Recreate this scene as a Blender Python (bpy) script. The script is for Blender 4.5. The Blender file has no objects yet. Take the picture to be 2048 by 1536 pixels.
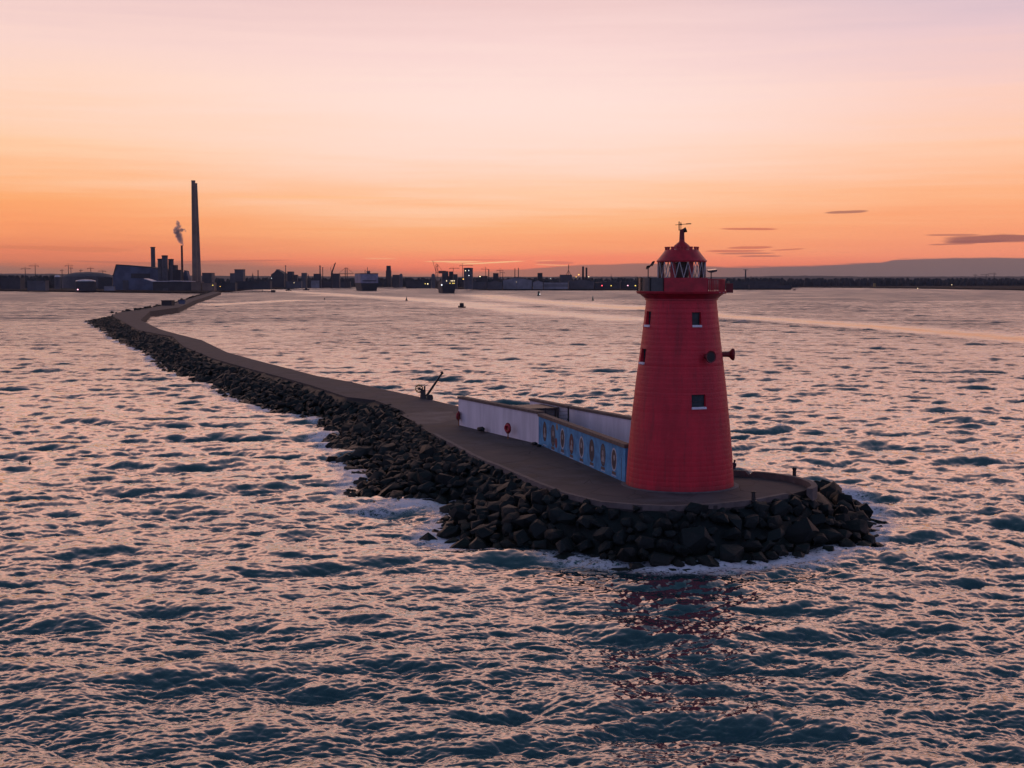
import bpy, bmesh, math, random
import numpy as np
from mathutils import Vector, Matrix, noise as mnoise

R = math.radians
S = bpy.context.scene
COL = S.collection
random.seed(7)

# ------------------------------------------------------------------ camera geometry
H = 21.0                     # eye height above the water (m)
FPX = 2700.0                 # focal length in pixels of the 2048 wide photograph
PITCH = math.atan(206.0 / FPX)
ZQ = 3.6                     # level of the quay
CP, SP = math.cos(PITCH), math.sin(PITCH)

def ray(px, py):
    a, b = (px - 1024.0) / FPX, (768.0 - py) / FPX
    return Vector((a, CP + b * SP, -SP + b * CP))

def P(px, py, z=0.0):
    """the place at level z that the photograph shows at a pixel"""
    d = ray(px, py)
    t = (z - H) / d.z
    return Vector((d.x * t, d.y * t, z))

def at(px, py, Y):
    """the place at distance Y that the photograph shows at a pixel"""
    d = ray(px, py)
    t = Y / d.y
    return Vector((d.x * t, Y, H + d.z * t))

def hit_plane(px, py, p, n):
    d = ray(px, py); o = Vector((0, 0, H))
    t = (p - o).dot(n) / d.dot(n)
    return o + d * t

cam = bpy.data.cameras.new('camera')
cam.sensor_width = 36.0
cam.lens = 36.0 * FPX / 2048.0
cam.clip_start = 0.5
cam.clip_end = 90000.0
camo = bpy.data.objects.new('camera', cam)
COL.objects.link(camo)
camo.location = (0, 0, H)
camo.rotation_euler = (math.pi / 2 - PITCH, 0, 0)
S.camera = camo

# ------------------------------------------------------------------ render settings
S.view_settings.view_transform = 'Standard'
S.view_settings.look = 'None'
S.view_settings.exposure = 0.0
S.view_settings.gamma = 1.0
S.cycles.max_bounces = 5
S.cycles.diffuse_bounces = 2
S.cycles.glossy_bounces = 3
S.cycles.transmission_bounces = 4
S.cycles.transparent_max_bounces = 6
S.cycles.volume_bounces = 1
S.cycles.use_denoising = True
try:
    S.cycles.denoiser = 'OPENIMAGEDENOISE'
    S.cycles.denoising_input_passes = 'RGB_ALBEDO_NORMAL'
    S.cycles.denoising_prefilter = 'ACCURATE'
except Exception:
    pass

def lin(r, g, b):
    def f(c):
        c /= 255.0
        return c / 12.92 if c <= 0.04045 else ((c + 0.055) / 1.055) ** 2.4
    return (f(r), f(g), f(b))

# ------------------------------------------------------------------ node helpers
class NT:
    def __init__(s, tree):
        s.t = tree
        tree.nodes.clear()
    def n(s, kind, **kw):
        nd = s.t.nodes.new(kind)
        for k, v in kw.items():
            setattr(nd, k, v)
        return nd
    def set(s, sock, v):
        if isinstance(v, bpy.types.NodeSocket):
            s.t.links.new(v, sock)
        elif isinstance(v, (tuple, list)) and len(v) == 3 and sock.type == 'RGBA':
            sock.default_value = (*v, 1)
        else:
            sock.default_value = v
    def math(s, op, a, b=None, c=None, clamp=False):
        nd = s.n('ShaderNodeMath', operation=op, use_clamp=clamp)
        for i, v in enumerate((a, b, c)):
            if v is not None:
                s.set(nd.inputs[i], v)
        return nd.outputs[0]
    def mix(s, f, a, b, blend='MIX'):
        nd = s.n('ShaderNodeMix', data_type='RGBA', blend_type=blend)
        s.set(nd.inputs[0], f); s.set(nd.inputs[6], a); s.set(nd.inputs[7], b)
        return nd.outputs[2]
    def ramp(s, fac, stops, interp='LINEAR'):
        nd = s.n('ShaderNodeValToRGB')
        cr = nd.color_ramp
        cr.interpolation = interp
        while len(cr.elements) > 1:
            cr.elements.remove(cr.elements[-1])
        for i, (p, c) in enumerate(stops):
            e = cr.elements[0] if i == 0 else cr.elements.new(p)
            e.position = p
            e.color = (*c, 1) if len(c) == 3 else c
        s.set(nd.inputs[0], fac)
        return nd.outputs[0]
    def smooth(s, v, a, b, lo=0.0, hi=1.0):
        nd = s.n('ShaderNodeMapRange', interpolation_type='SMOOTHSTEP')
        s.set(nd.inputs[0], v); s.set(nd.inputs[1], a); s.set(nd.inputs[2], b); s.set(nd.inputs[3], lo); s.set(nd.inputs[4], hi)
        return nd.outputs[0]
    def noise(s, vec, scale, detail=3, rough=0.55, dims='3D'):
        nd = s.n('ShaderNodeTexNoise', noise_dimensions=dims)
        if vec is not None:
            s.set(nd.inputs['Vector'], vec)
        nd.inputs['Scale'].default_value = scale
        nd.inputs['Detail'].default_value = detail
        nd.inputs['Roughness'].default_value = rough
        return nd.outputs[0]
    def mapping(s, vec, scale=(1, 1, 1), rot=(0, 0, 0), loc=(0, 0, 0)):
        nd = s.n('ShaderNodeMapping')
        s.set(nd.inputs[0], vec)
        nd.inputs['Location'].default_value = loc
        nd.inputs['Rotation'].default_value = rot
        nd.inputs['Scale'].default_value = scale
        return nd.outputs[0]

def material(name):
    m = bpy.data.materials.new(name)
    m.use_nodes = True
    return m, NT(m.node_tree)

def paint(name, col, rough=0.7, var=0.25, scale=1.5, bump=0.0, bscale=8.0, metal=0.0, tint=None, streak=False, spec=0.5):
    """a weathered surface: base colour with worn, blotchy variation and a little relief"""
    m, t = material(name)
    out = t.n('ShaderNodeOutputMaterial'); b = t.n('ShaderNodeBsdfPrincipled')
    t.t.links.new(b.outputs[0], out.inputs[0])
    tc = t.n('ShaderNodeTexCoord').outputs['Object']
    v = t.mapping(tc, (1, 1, 0.18)) if streak else tc
    f = t.noise(v, scale, 5, 0.62)
    f = t.smooth(f, 0.3, 0.7)
    lo = tuple(c * (1 - var) for c in col)
    hi = tint if tint else tuple(min(1, c * (1 + var * 0.6)) for c in col)
    t.set(b.inputs['Base Color'], t.mix(f, lo, hi))
    b.inputs['Roughness'].default_value = rough
    b.inputs['Metallic'].default_value = metal
    b.inputs['Specular IOR Level'].default_value = spec
    if bump > 0:
        bn = t.n('ShaderNodeBump')
        bn.inputs['Distance'].default_value = bump
        bn.inputs['Strength'].default_value = 1.0
        t.set(bn.inputs['Height'], t.noise(tc, bscale, 5, 0.65))
        t.t.links.new(bn.outputs[0], b.inputs['Normal'])
    return m

def glow(name, col, strength):
    m, t = material(name)
    out = t.n('ShaderNodeOutputMaterial'); e = t.n('ShaderNodeEmission')
    e.inputs[0].default_value = (*col, 1); e.inputs[1].default_value = strength
    t.t.links.new(e.outputs[0], out.inputs[0])
    return m

# ------------------------------------------------------------------ object helpers
ORG = {}
def tag(o, label=None, cat=None, group=None, kind=None):
    if label: o['label'] = label
    if cat: o['category'] = cat
    if group: o['group'] = group
    if kind: o['kind'] = kind
    return o

def thing(name, loc, label, cat, group=None):
    o = bpy.data.objects.new(name, None)
    o.empty_display_size = 1.0
    o.location = loc
    COL.objects.link(o)
    ORG[o.name] = Vector(loc)
    return tag(o, label, cat, group)

class MB:
    """collects shapes in world coordinates and links them as one mesh object"""
    def __init__(s):
        s.v = []; s.f = []
    def add(s, vs, fs):
        k = len(s.v)
        s.v += [Vector(p) for p in vs]
        s.f += [tuple(i + k for i in f) for f in fs]
        return s
    def box(s, c, size, rz=0.0, taper=1.0):
        hx, hy, hz = size[0] / 2, size[1] / 2, size[2] / 2
        ca, sa = math.cos(rz), math.sin(rz)
        vs = []
        for z, k in ((-hz, 1.0), (hz, taper)):
            for x, y in ((-hx, -hy), (hx, -hy), (hx, hy), (-hx, hy)):
                x, y = x * k, y * k
                vs.append((c[0] + x * ca - y * sa, c[1] + x * sa + y * ca, c[2] + z))
        return s.add(vs, [(3, 2, 1, 0), (4, 5, 6, 7), (0, 1, 5, 4), (1, 2, 6, 5), (2, 3, 7, 6), (3, 0, 4, 7)])
    def bar(s, a, b, w, h=None):
        """a square bar from a to b"""
        return s.tube([a, b], w / 2 * 1.2, 4)
    def tube(s, pts, r, n=8, caps=True, axis=None):
        pts = [Vector(p) for p in pts]
        rs = r if isinstance(r, (list, tuple)) else [r] * len(pts)
        vs = []; fs = []
        for i, p in enumerate(pts):
            d = (pts[min(i + 1, len(pts) - 1)] - pts[max(i - 1, 0)])
            d = d.normalized() if d.length > 1e-9 else Vector((0, 0, 1))
            if axis is not None: d = Vector(axis)
            up = Vector((0, 0, 1)) if abs(d.z) < 0.9 else Vector((1, 0, 0))
            a = d.cross(up).normalized(); b = a.cross(d).normalized()
            for j in range(n):
                t = 2 * math.pi * (j + 0.5) / n
                vs.append(p + (a * math.cos(t) + b * math.sin(t)) * rs[i])
        for i in range(len(pts) - 1):
            for j in range(n):
                fs.append((i * n + j, i * n + (j + 1) % n, (i + 1) * n + (j + 1) % n, (i + 1) * n + j))
        if caps:
            fs.append(tuple(range(n - 1, -1, -1)))
            fs.append(tuple((len(pts) - 1) * n + j for j in range(n)))
        return s.add(vs, fs)
    def lathe(s, c, prof, n=48, a0=0.0, a1=2 * math.pi, closed=True):
        """prof: (radius, z above c) upwards"""
        full = abs(a1 - a0 - 2 * math.pi) < 1e-6
        m = n if full else n + 1
        vs = []; fs = []
        for r, z in prof:
            for j in range(m):
                t = a0 + (a1 - a0) * j / n
                vs.append((c[0] + r * math.cos(t), c[1] + r * math.sin(t), c[2] + z))
        for i in range(len(prof) - 1):
            for j in range(n):
                k = (j + 1) % m
                fs.append((i * m + j, i * m + k, (i + 1) * m + k, (i + 1) * m + j))
        if full and closed:
            fs.append(tuple(range(m - 1, -1, -1)))
            fs.append(tuple((len(prof) - 1) * m + j for j in range(m)))
        return s.add(vs, fs)
    def arc_wall(s, c, r0, r1, z0, z1, a0, a1, n=24):
        """a curved slab between two radii"""
        vs = []; fs = []
        for j in range(n + 1):
            t = a0 + (a1 - a0) * j / n
            for r, z in ((r0, z0), (r1, z0), (r1, z1), (r0, z1)):
                vs.append((c[0] + r * math.cos(t), c[1] + r * math.sin(t), c[2] + z))
        for j in range(n):
            for k in range(4):
                fs.append((j * 4 + k, j * 4 + (k + 1) % 4, (j + 1) * 4 + (k + 1) % 4, (j + 1) * 4 + k))
        fs.append((3, 2, 1, 0)); fs.append(tuple(n * 4 + k for k in range(4)))
        return s.add(vs, fs)
    def prism(s, poly, z0, z1):
        n = len(poly)
        vs = [(p[0], p[1], z0) for p in poly] + [(p[0], p[1], z1) for p in poly]
        fs = [tuple(range(n - 1, -1, -1)), tuple(range(n, 2 * n))]
        fs += [(i, (i + 1) % n, n + (i + 1) % n, n + i) for i in range(n)]
        return s.add(vs, fs)
    def slab(s, quad, thick, n):
        """a flat outline given by its corners, thickened along n"""
        k = len(quad); n = Vector(n).normalized() * thick
        vs = [Vector(p) for p in quad] + [Vector(p) + n for p in quad]
        fs = [tuple(range(k - 1, -1, -1)), tuple(range(k, 2 * k))]
        fs += [(i, (i + 1) % k, k + (i + 1) % k, k + i) for i in range(k)]
        return s.add(vs, fs)
    def ball(s, c, r, sz=1.0, n=12, m=8):
        prof = []
        for i in range(1, m):
            t = math.pi * i / m
            prof.append((r * math.sin(t), -r * sz * math.cos(t)))
        return s.lathe(c, prof, n)
    def build(s, name, mat, parent=None, smooth=False, origin=None, bevel=0.0, fix=True):
        org = ORG[parent.name] if parent else (Vector(origin) if origin is not None else Vector((0, 0, 0)))
        me = bpy.data.meshes.new(name)
        me.from_pydata([tuple(p - org) for p in s.v], [], s.f)
        if fix or bevel > 0:
            bm = bmesh.new(); bm.from_mesh(me)
            bmesh.ops.recalc_face_normals(bm, faces=bm.faces)
            if bevel > 0:
                es = [e for e in bm.edges if e.is_manifold and e.calc_face_angle(0) > 0.6]
                bmesh.ops.bevel(bm, geom=es, offset=bevel, segments=2, affect='EDGES', profile=0.5)
            bm.to_mesh(me); bm.free()
        if smooth:
            me.shade_smooth()
            me.set_sharp_from_angle(angle=R(40))
        me.materials.append(mat)
        me.update()
        o = bpy.data.objects.new(name, me)
        COL.objects.link(o)
        if parent:
            o.parent = parent
        else:
            o.location = org
        ORG[o.name] = org
        return o

def copy_tree(o, parent=None):
    c = o.copy(); COL.objects.link(c)
    c.parent = parent
    ORG[c.name] = ORG.get(o.name, Vector())
    for ch in list(o.children):
        copy_tree(ch, c)
    return c
# ------------------------------------------------------------------ sky and sun
SUN_AZ, SUN_EL = R(0.5), R(-1.6)      # the sun has just set behind the city
world = bpy.data.worlds.new('World')
S.world = world
world.use_nodes = True
wt = NT(world.node_tree)
def build_sky():
    t = wt
    tc = t.n('ShaderNodeTexCoord').outputs['Generated']
    sep = t.n('ShaderNodeSeparateXYZ'); t.set(sep.inputs[0], tc)
    x, y, z = sep.outputs
    az = t.math('MULTIPLY', t.math('ARCTAN2', x, y), 180 / math.pi)
    el = t.math('MULTIPLY', t.math('ARCSINE', z), 180 / math.pi)
    # slow drifting unevenness, stretched along the horizon like thin high cloud
    co = t.n('ShaderNodeCombineXYZ'); t.set(co.inputs[0], az); t.set(co.inputs[1], el)
    band = t.noise(t.mapping(co.outputs[0], (0.05, 0.9, 1), (0, 0, R(-1.5))), 1.0, 5, 0.6, '2D')
    band2 = t.noise(t.mapping(co.outputs[0], (0.09, 2.6, 1), (0, 0, R(1.2)), (1.3, 4.1, 0)), 1.0, 4, 0.6, '2D')
    wob = t.math('ADD', t.math('MULTIPLY', t.math('SUBTRACT', band, 0.5), 2.2), t.math('MULTIPLY', t.math('SUBTRACT', band2, 0.5), 1.3))
    fine = t.noise(t.mapping(co.outputs[0], (0.16, 3.2, 1), (0, 0, R(1.0)), (3, 7, 0)), 1.0, 4, 0.6, '2D')
    elw = t.math('ADD', el, t.math('MULTIPLY', wob, t.smooth(el, 0.2, 3.0)))
    tt = t.math('POWER', t.math('DIVIDE', t.math('MAXIMUM', elw, 0.0), 90.0), 0.5)
    def stops(rows):
        return [((e / 90.0) ** 0.5, lin(*c)) for e, c in rows]
    high = [(13, (292, 231, 209)), (18.5, (388, 288, 252)), (24.5, (236, 193, 186)), (34, (132, 132, 152)), (46, (70, 96, 118)), (90, (42, 72, 90))]  # unseen upper sky; its lower band is boosted to brighten reflections in the water
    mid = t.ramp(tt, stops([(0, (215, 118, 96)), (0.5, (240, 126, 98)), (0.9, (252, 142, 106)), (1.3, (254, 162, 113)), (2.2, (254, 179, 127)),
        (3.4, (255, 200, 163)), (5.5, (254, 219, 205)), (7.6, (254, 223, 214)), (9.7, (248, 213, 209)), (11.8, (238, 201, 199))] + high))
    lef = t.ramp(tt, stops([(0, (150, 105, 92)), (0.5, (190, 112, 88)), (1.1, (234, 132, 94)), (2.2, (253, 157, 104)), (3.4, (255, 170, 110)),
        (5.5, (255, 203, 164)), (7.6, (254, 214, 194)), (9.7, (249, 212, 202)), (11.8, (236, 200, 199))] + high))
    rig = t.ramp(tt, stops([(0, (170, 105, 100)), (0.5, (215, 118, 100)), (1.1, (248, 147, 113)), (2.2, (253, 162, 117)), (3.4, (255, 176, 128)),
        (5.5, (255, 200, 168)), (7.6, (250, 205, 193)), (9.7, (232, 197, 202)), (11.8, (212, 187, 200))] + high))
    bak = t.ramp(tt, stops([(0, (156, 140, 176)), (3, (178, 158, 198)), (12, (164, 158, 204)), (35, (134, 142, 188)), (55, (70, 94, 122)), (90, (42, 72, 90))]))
    front = t.mix(t.smooth(az, -1, -22), mid, lef)
    front = t.mix(t.smooth(az, 3, 22), front, rig)
    aa = t.math('ABSOLUTE', az)
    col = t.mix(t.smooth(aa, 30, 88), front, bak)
    # grey bank of cloud lying along the horizon: its upper edge by azimuth
    edge = t.n('ShaderNodeFloatCurve')
    cm = edge.mapping; cv = cm.curves[0]
    pts = [(-30, 1.0), (-20.6, 0.62), (-17, 0.55), (-12.5, 0.80), (-10, 0.72), (-6, 0.52), (-3, 0.36), (0.0, 0.44), (2.0, 0.62), (3.8, 0.72), (5.4, 0.76), (8, 0.62),
           (13.0, 0.64), (15.2, 0.70), (16.0, 0.90), (18.5, 0.93), (21, 0.9), (30, 1.1)]
    for i, (a, e) in enumerate(pts):
        p = ((a + 30) / 60, e / 1.5)
        if i < 2:
            cv.points[i].location = p
        else:
            cv.points.new(*p)
    cm.update()
    t.set(edge.inputs['Value'], t.math('DIVIDE', t.math('ADD', az, 30.0), 60.0, clamp=True))
    top = t.math('ADD', t.math('MULTIPLY', edge.outputs[0], 1.5), t.math('MULTIPLY', t.math('SUBTRACT', fine, 0.5), 0.34))
    soft = t.math('ADD', 0.11, t.math('MULTIPLY', t.smooth(az, 1.0, -4.0), 0.35))
    k = t.math('DIVIDE', t.math('SUBTRACT', top, el), soft)
    k = t.smooth(k, -0.5, 0.5)
    bankc = t.mix(t.smooth(az, -3, 14), (*lin(152, 112, 98),), (*lin(110, 97, 99),))
    col = t.mix(t.math('MULTIPLY', k, t.smooth(az, -2, 12, 0.78, 0.93)), col, bankc)
    # separate streaks: (azimuth, elevation, half length, half height, tilt, colour, strength)
    def pix(px, py):
        d = ray(px, py).normalized()
        return math.degrees(math.atan2(d.x, d.y)), math.degrees(math.asin(d.z))
    dark = lin(150, 92, 88); rose = lin(196, 100, 84); hot = lin(255, 196, 140)
    streaks = [((1693, 424), 42, 3.0, 0.03, dark, 0.75), ((1497, 458), 58, 2.2, -0.01, rose, 0.75), ((1500, 495), 46, 2.4, 0.02, rose, 0.7),
               ((1470, 502), 60, 2.6, 0.01, rose, 0.7), ((1490, 507), 58, 2.2, 0.01, dark, 0.6), ((1520, 513), 44, 2.0, 0.01, dark, 0.6), ((1575, 499), 34, 1.6, 0.04, rose, 0.6),
               ((1905, 470), 52, 2.2, 0.0, dark, 0.6), ((1990, 478), 95, 8.5, 0.02, dark, 0.9), ((1905, 489), 46, 2.4, 0.02, dark, 0.6), ((1955, 483), 60, 4.0, 0.03, dark, 0.7),
               ((905, 523), 58, 1.3, 0.0, hot, 0.95), ((985, 525), 66, 1.3, 0.05, hot, 1.0), ((930, 526), 40, 1.0, -0.03, hot, 0.6), ((945, 520), 90, 1.0, 0.0, rose, 0.5),
               ((1110, 524), 40, 3.4, 0.0, lin(200, 110, 96), 0.6), ((1105, 530), 36, 1.0, -0.04, hot, 0.6), ((1090, 521), 22, 0.8, 0.03, hot, 0.5), ((760, 517), 34, 1.2, 0.0, hot, 0.35), ((1115, 490), 30, 0.8, 0.0, hot, 0.2),
               ((455, 522), 130, 2.2, 0.02, lin(170, 104, 88), 0.45), ((300, 527), 160, 2.6, -0.03, lin(165, 104, 88), 0.4), ((120, 497), 140, 5.0, -0.02, lin(214, 126, 86), 0.4),
               ((1140, 385), 120, 2.0, 0.0, lin(255, 206, 160), 0.25), ((640, 395), 200, 3.0, 0.0, lin(255, 186, 120), 0.3)]
    for c, hl, hh, tilt, cc, st in streaks:
        a0, e0 = pix(*c)
        k = 180 / math.pi / FPX
        hl *= k; hh *= k
        dx = t.math('SUBTRACT', az, a0)
        dy = t.math('SUBTRACT', t.math('SUBTRACT', el, e0), t.math('ADD', t.math('MULTIPLY', dx, tilt), t.math('MULTIPLY', t.math('SUBTRACT', fine, 0.5), hh * 2.2)))
        u = t.math('DIVIDE', dx, hl); v = t.math('DIVIDE', dy, hh)
        rr = t.math('ADD', t.math('POWER', t.math('ABSOLUTE', u), 3.0), t.math('MULTIPLY', v, v))
        col = t.mix(t.smooth(rr, 1.25, 0.35, 0.0, st), col, cc)
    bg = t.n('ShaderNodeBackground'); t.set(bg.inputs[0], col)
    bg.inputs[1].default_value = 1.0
    sky = t.n('ShaderNodeTexSky', sky_type='NISHITA')
    sky.sun_disc = False
    sky.sun_elevation = SUN_EL; sky.sun_rotation = SUN_AZ
    sky.altitude = 20; sky.dust_density = 2.0
    b2 = t.n('ShaderNodeBackground'); t.set(b2.inputs[0], sky.outputs[0]); b2.inputs[1].default_value = SKY_STRENGTH
    add = t.n('ShaderNodeAddShader'); t.t.links.new(bg.outputs[0], add.inputs[0]); t.t.links.new(b2.outputs[0], add.inputs[1])
    out = t.n('ShaderNodeOutputWorld'); t.t.links.new(add.outputs[0], out.inputs[0])
SKY_STRENGTH = 0.05
build_sky()

sun = bpy.data.lights.new('sun', 'SUN')
sun.energy = 1.0
sun.angle = R(0.5)
sun.color = (1.0, 0.55, 0.32)
suno = bpy.data.objects.new('sun', sun)
COL.objects.link(suno)
sd = Vector((math.sin(SUN_AZ) * math.cos(SUN_EL), math.cos(SUN_AZ) * math.cos(SUN_EL), math.sin(SUN_EL)))
suno.rotation_euler = sd.to_track_quat('Z', 'Y').to_euler()
suno.location = (0, 300, 120)
# ------------------------------------------------------------------ plan of the breakwater (traced from the photograph, then built in metres)
# (edge of the quay top, line where its rocks meet the water), from the far bend to the tip
PAIRS = [((225, 631), (173, 643)), ((276, 660), (218, 673)), ((345, 673), (247, 689)), ((366, 692), (285, 703)), ((424, 716), (330, 742)),
         ((476, 731), (397, 762)), ((529, 745), (445, 789)), ((571, 756), (508, 813)), ((624, 771), (550, 824)), ((694, 794), (603, 829)),
         ((750, 800), (640, 850)), ((806, 822), (655, 900)), ((836, 850), (690, 930)), ((864, 868), (720, 955)), ((903, 889), (690, 990)),
         ((942, 911), (740, 1012)), ((971, 924), (848, 1014)), ((998, 934), (900, 1013)), ((1040, 953), (885, 1045)), ((1069, 966), (871, 1077)),
         ((1127, 988), (932, 1095)), ((1165, 998), (1010, 1107)), ((1201, 1006), (1137, 1121)), ((1277, 1013), (1240, 1137)), ((1350, 1015), (1330, 1137)),
         ((1431, 1011), (1420, 1135)), ((1513, 1002), (1582, 1123)), ((1576, 990), (1690, 1098)), ((1610, 981), (1757, 1087)), ((1628, 974), (1755, 1045)),
         ((1618, 968), (1722, 1004)), ((1580, 961), (1660, 978)), ((1530, 954), (1590, 965))]
EDGE = [P(*a, ZQ) for a, b in PAIRS]
WATER = [P(*b, 0) for a, b in PAIRS]

def resample(pts, n):
    d = [0.0]
    for a, b in zip(pts, pts[1:]):
        d.append(d[-1] + (b - a).length)
    res = []
    for i in range(n):
        s = d[-1] * i / (n - 1)
        k = max(j for j in range(len(d) - 1) if d[j] <= s + 1e-9)
        u = (s - d[k]) / max(1e-9, d[k + 1] - d[k])
        res.append(pts[k].lerp(pts[k + 1], min(1, u)))
    return res

def seg_dist(X, Y, pts):
    """distance of many points to a polyline"""
    best = np.full(X.shape, 1e9, dtype=np.float32)
    for a, b in zip(pts, pts[1:]):
        dx, dy = b.x - a.x, b.y - a.y
        l2 = max(1e-9, dx * dx + dy * dy)
        u = np.clip(((X - a.x) * dx + (Y - a.y) * dy) / l2, 0, 1)
        d = np.hypot(X - a.x - u * dx, Y - a.y - u * dy)
        best = np.minimum(best, d)
    return best

# ------------------------------------------------------------------ the sea: wind waves from a directional spectrum
def wave_tile(N, L, lmin, lmax, lpeak, wind, slope, seed, spread=0.12, power=4):
    """heights and horizontal displacement of a periodic patch of sea of side L with waves of lmin to lmax"""
    rng = np.random.default_rng(seed)
    k1 = np.fft.fftfreq(N, d=L / N) * 2 * np.pi
    kx, ky = np.meshgrid(k1, k1, indexing='xy')
    k = np.hypot(kx, ky); k[0, 0] = 1e-6
    kp = 2 * np.pi / lpeak
    sp = np.exp(-1.25 * (kp / k) ** 2) / k ** power
    c = (kx * math.cos(wind) + ky * math.sin(wind)) / k
    sp *= spread + (1 - spread) * c ** 4
    lam = 2 * np.pi / k
    sp *= 1 / (1 + np.exp(-(lam - lmin) / (0.12 * lmin))) / (1 + np.exp((lam - lmax) / (0.12 * lmax)))
    sp[0, 0] = 0
    ph = rng.normal(size=(N, N)) + 1j * rng.normal(size=(N, N))
    a = np.sqrt(sp) * ph
    hx = np.real(np.fft.ifft2(1j * kx * a)); hy = np.real(np.fft.ifft2(1j * ky * a))
    s = slope / math.sqrt(np.mean(hx ** 2 + hy ** 2))
    h = np.real(np.fft.ifft2(a)) * s
    dx = np.real(np.fft.ifft2(1j * kx / k * a)) * s
    dy = np.real(np.fft.ifft2(1j * ky / k * a)) * s
    return (h.astype(np.float32), dx.astype(np.float32), dy.astype(np.float32), L, N)

def sample(tile, X, Y, rot):
    h, dx, dy, L, N = tile
    c, s = math.cos(rot), math.sin(rot)
    u = (X * c + Y * s) * (N / L); v = (-X * s + Y * c) * (N / L)
    i = np.floor(u).astype(np.int64); j = np.floor(v).astype(np.int64)
    fu = (u - i).astype(np.float32); fv = (v - j).astype(np.float32)
    i0 = i % N; i1 = (i + 1) % N; j0 = j % N; j1 = (j + 1) % N
    res = []
    for g in (h, dx, dy):
        res.append((g[j0, i0] * (1 - fu) + g[j0, i1] * fu) * (1 - fv) + (g[j1, i0] * (1 - fu) + g[j1, i1] * fu) * fv)
    H_, A, B = res
    return H_, A * c - B * s, A * s + B * c

def value_noise(X, Y, seed):
    rng = np.random.default_rng(seed)
    g = rng.random((256, 256)).astype(np.float32)
    i = np.floor(X).astype(np.int64); j = np.floor(Y).astype(np.int64)
    fx = X - i; fy = Y - j
    fx = fx * fx * (3 - 2 * fx); fy = fy * fy * (3 - 2 * fy)
    a = g[j % 256, i % 256]; b = g[j % 256, (i + 1) % 256]; c = g[(j + 1) % 256, i % 256]; d = g[(j + 1) % 256, (i + 1) % 256]
    return (a * (1 - fx) + b * fx) * (1 - fy) + (c * (1 - fx) + d * fx) * fy

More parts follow.
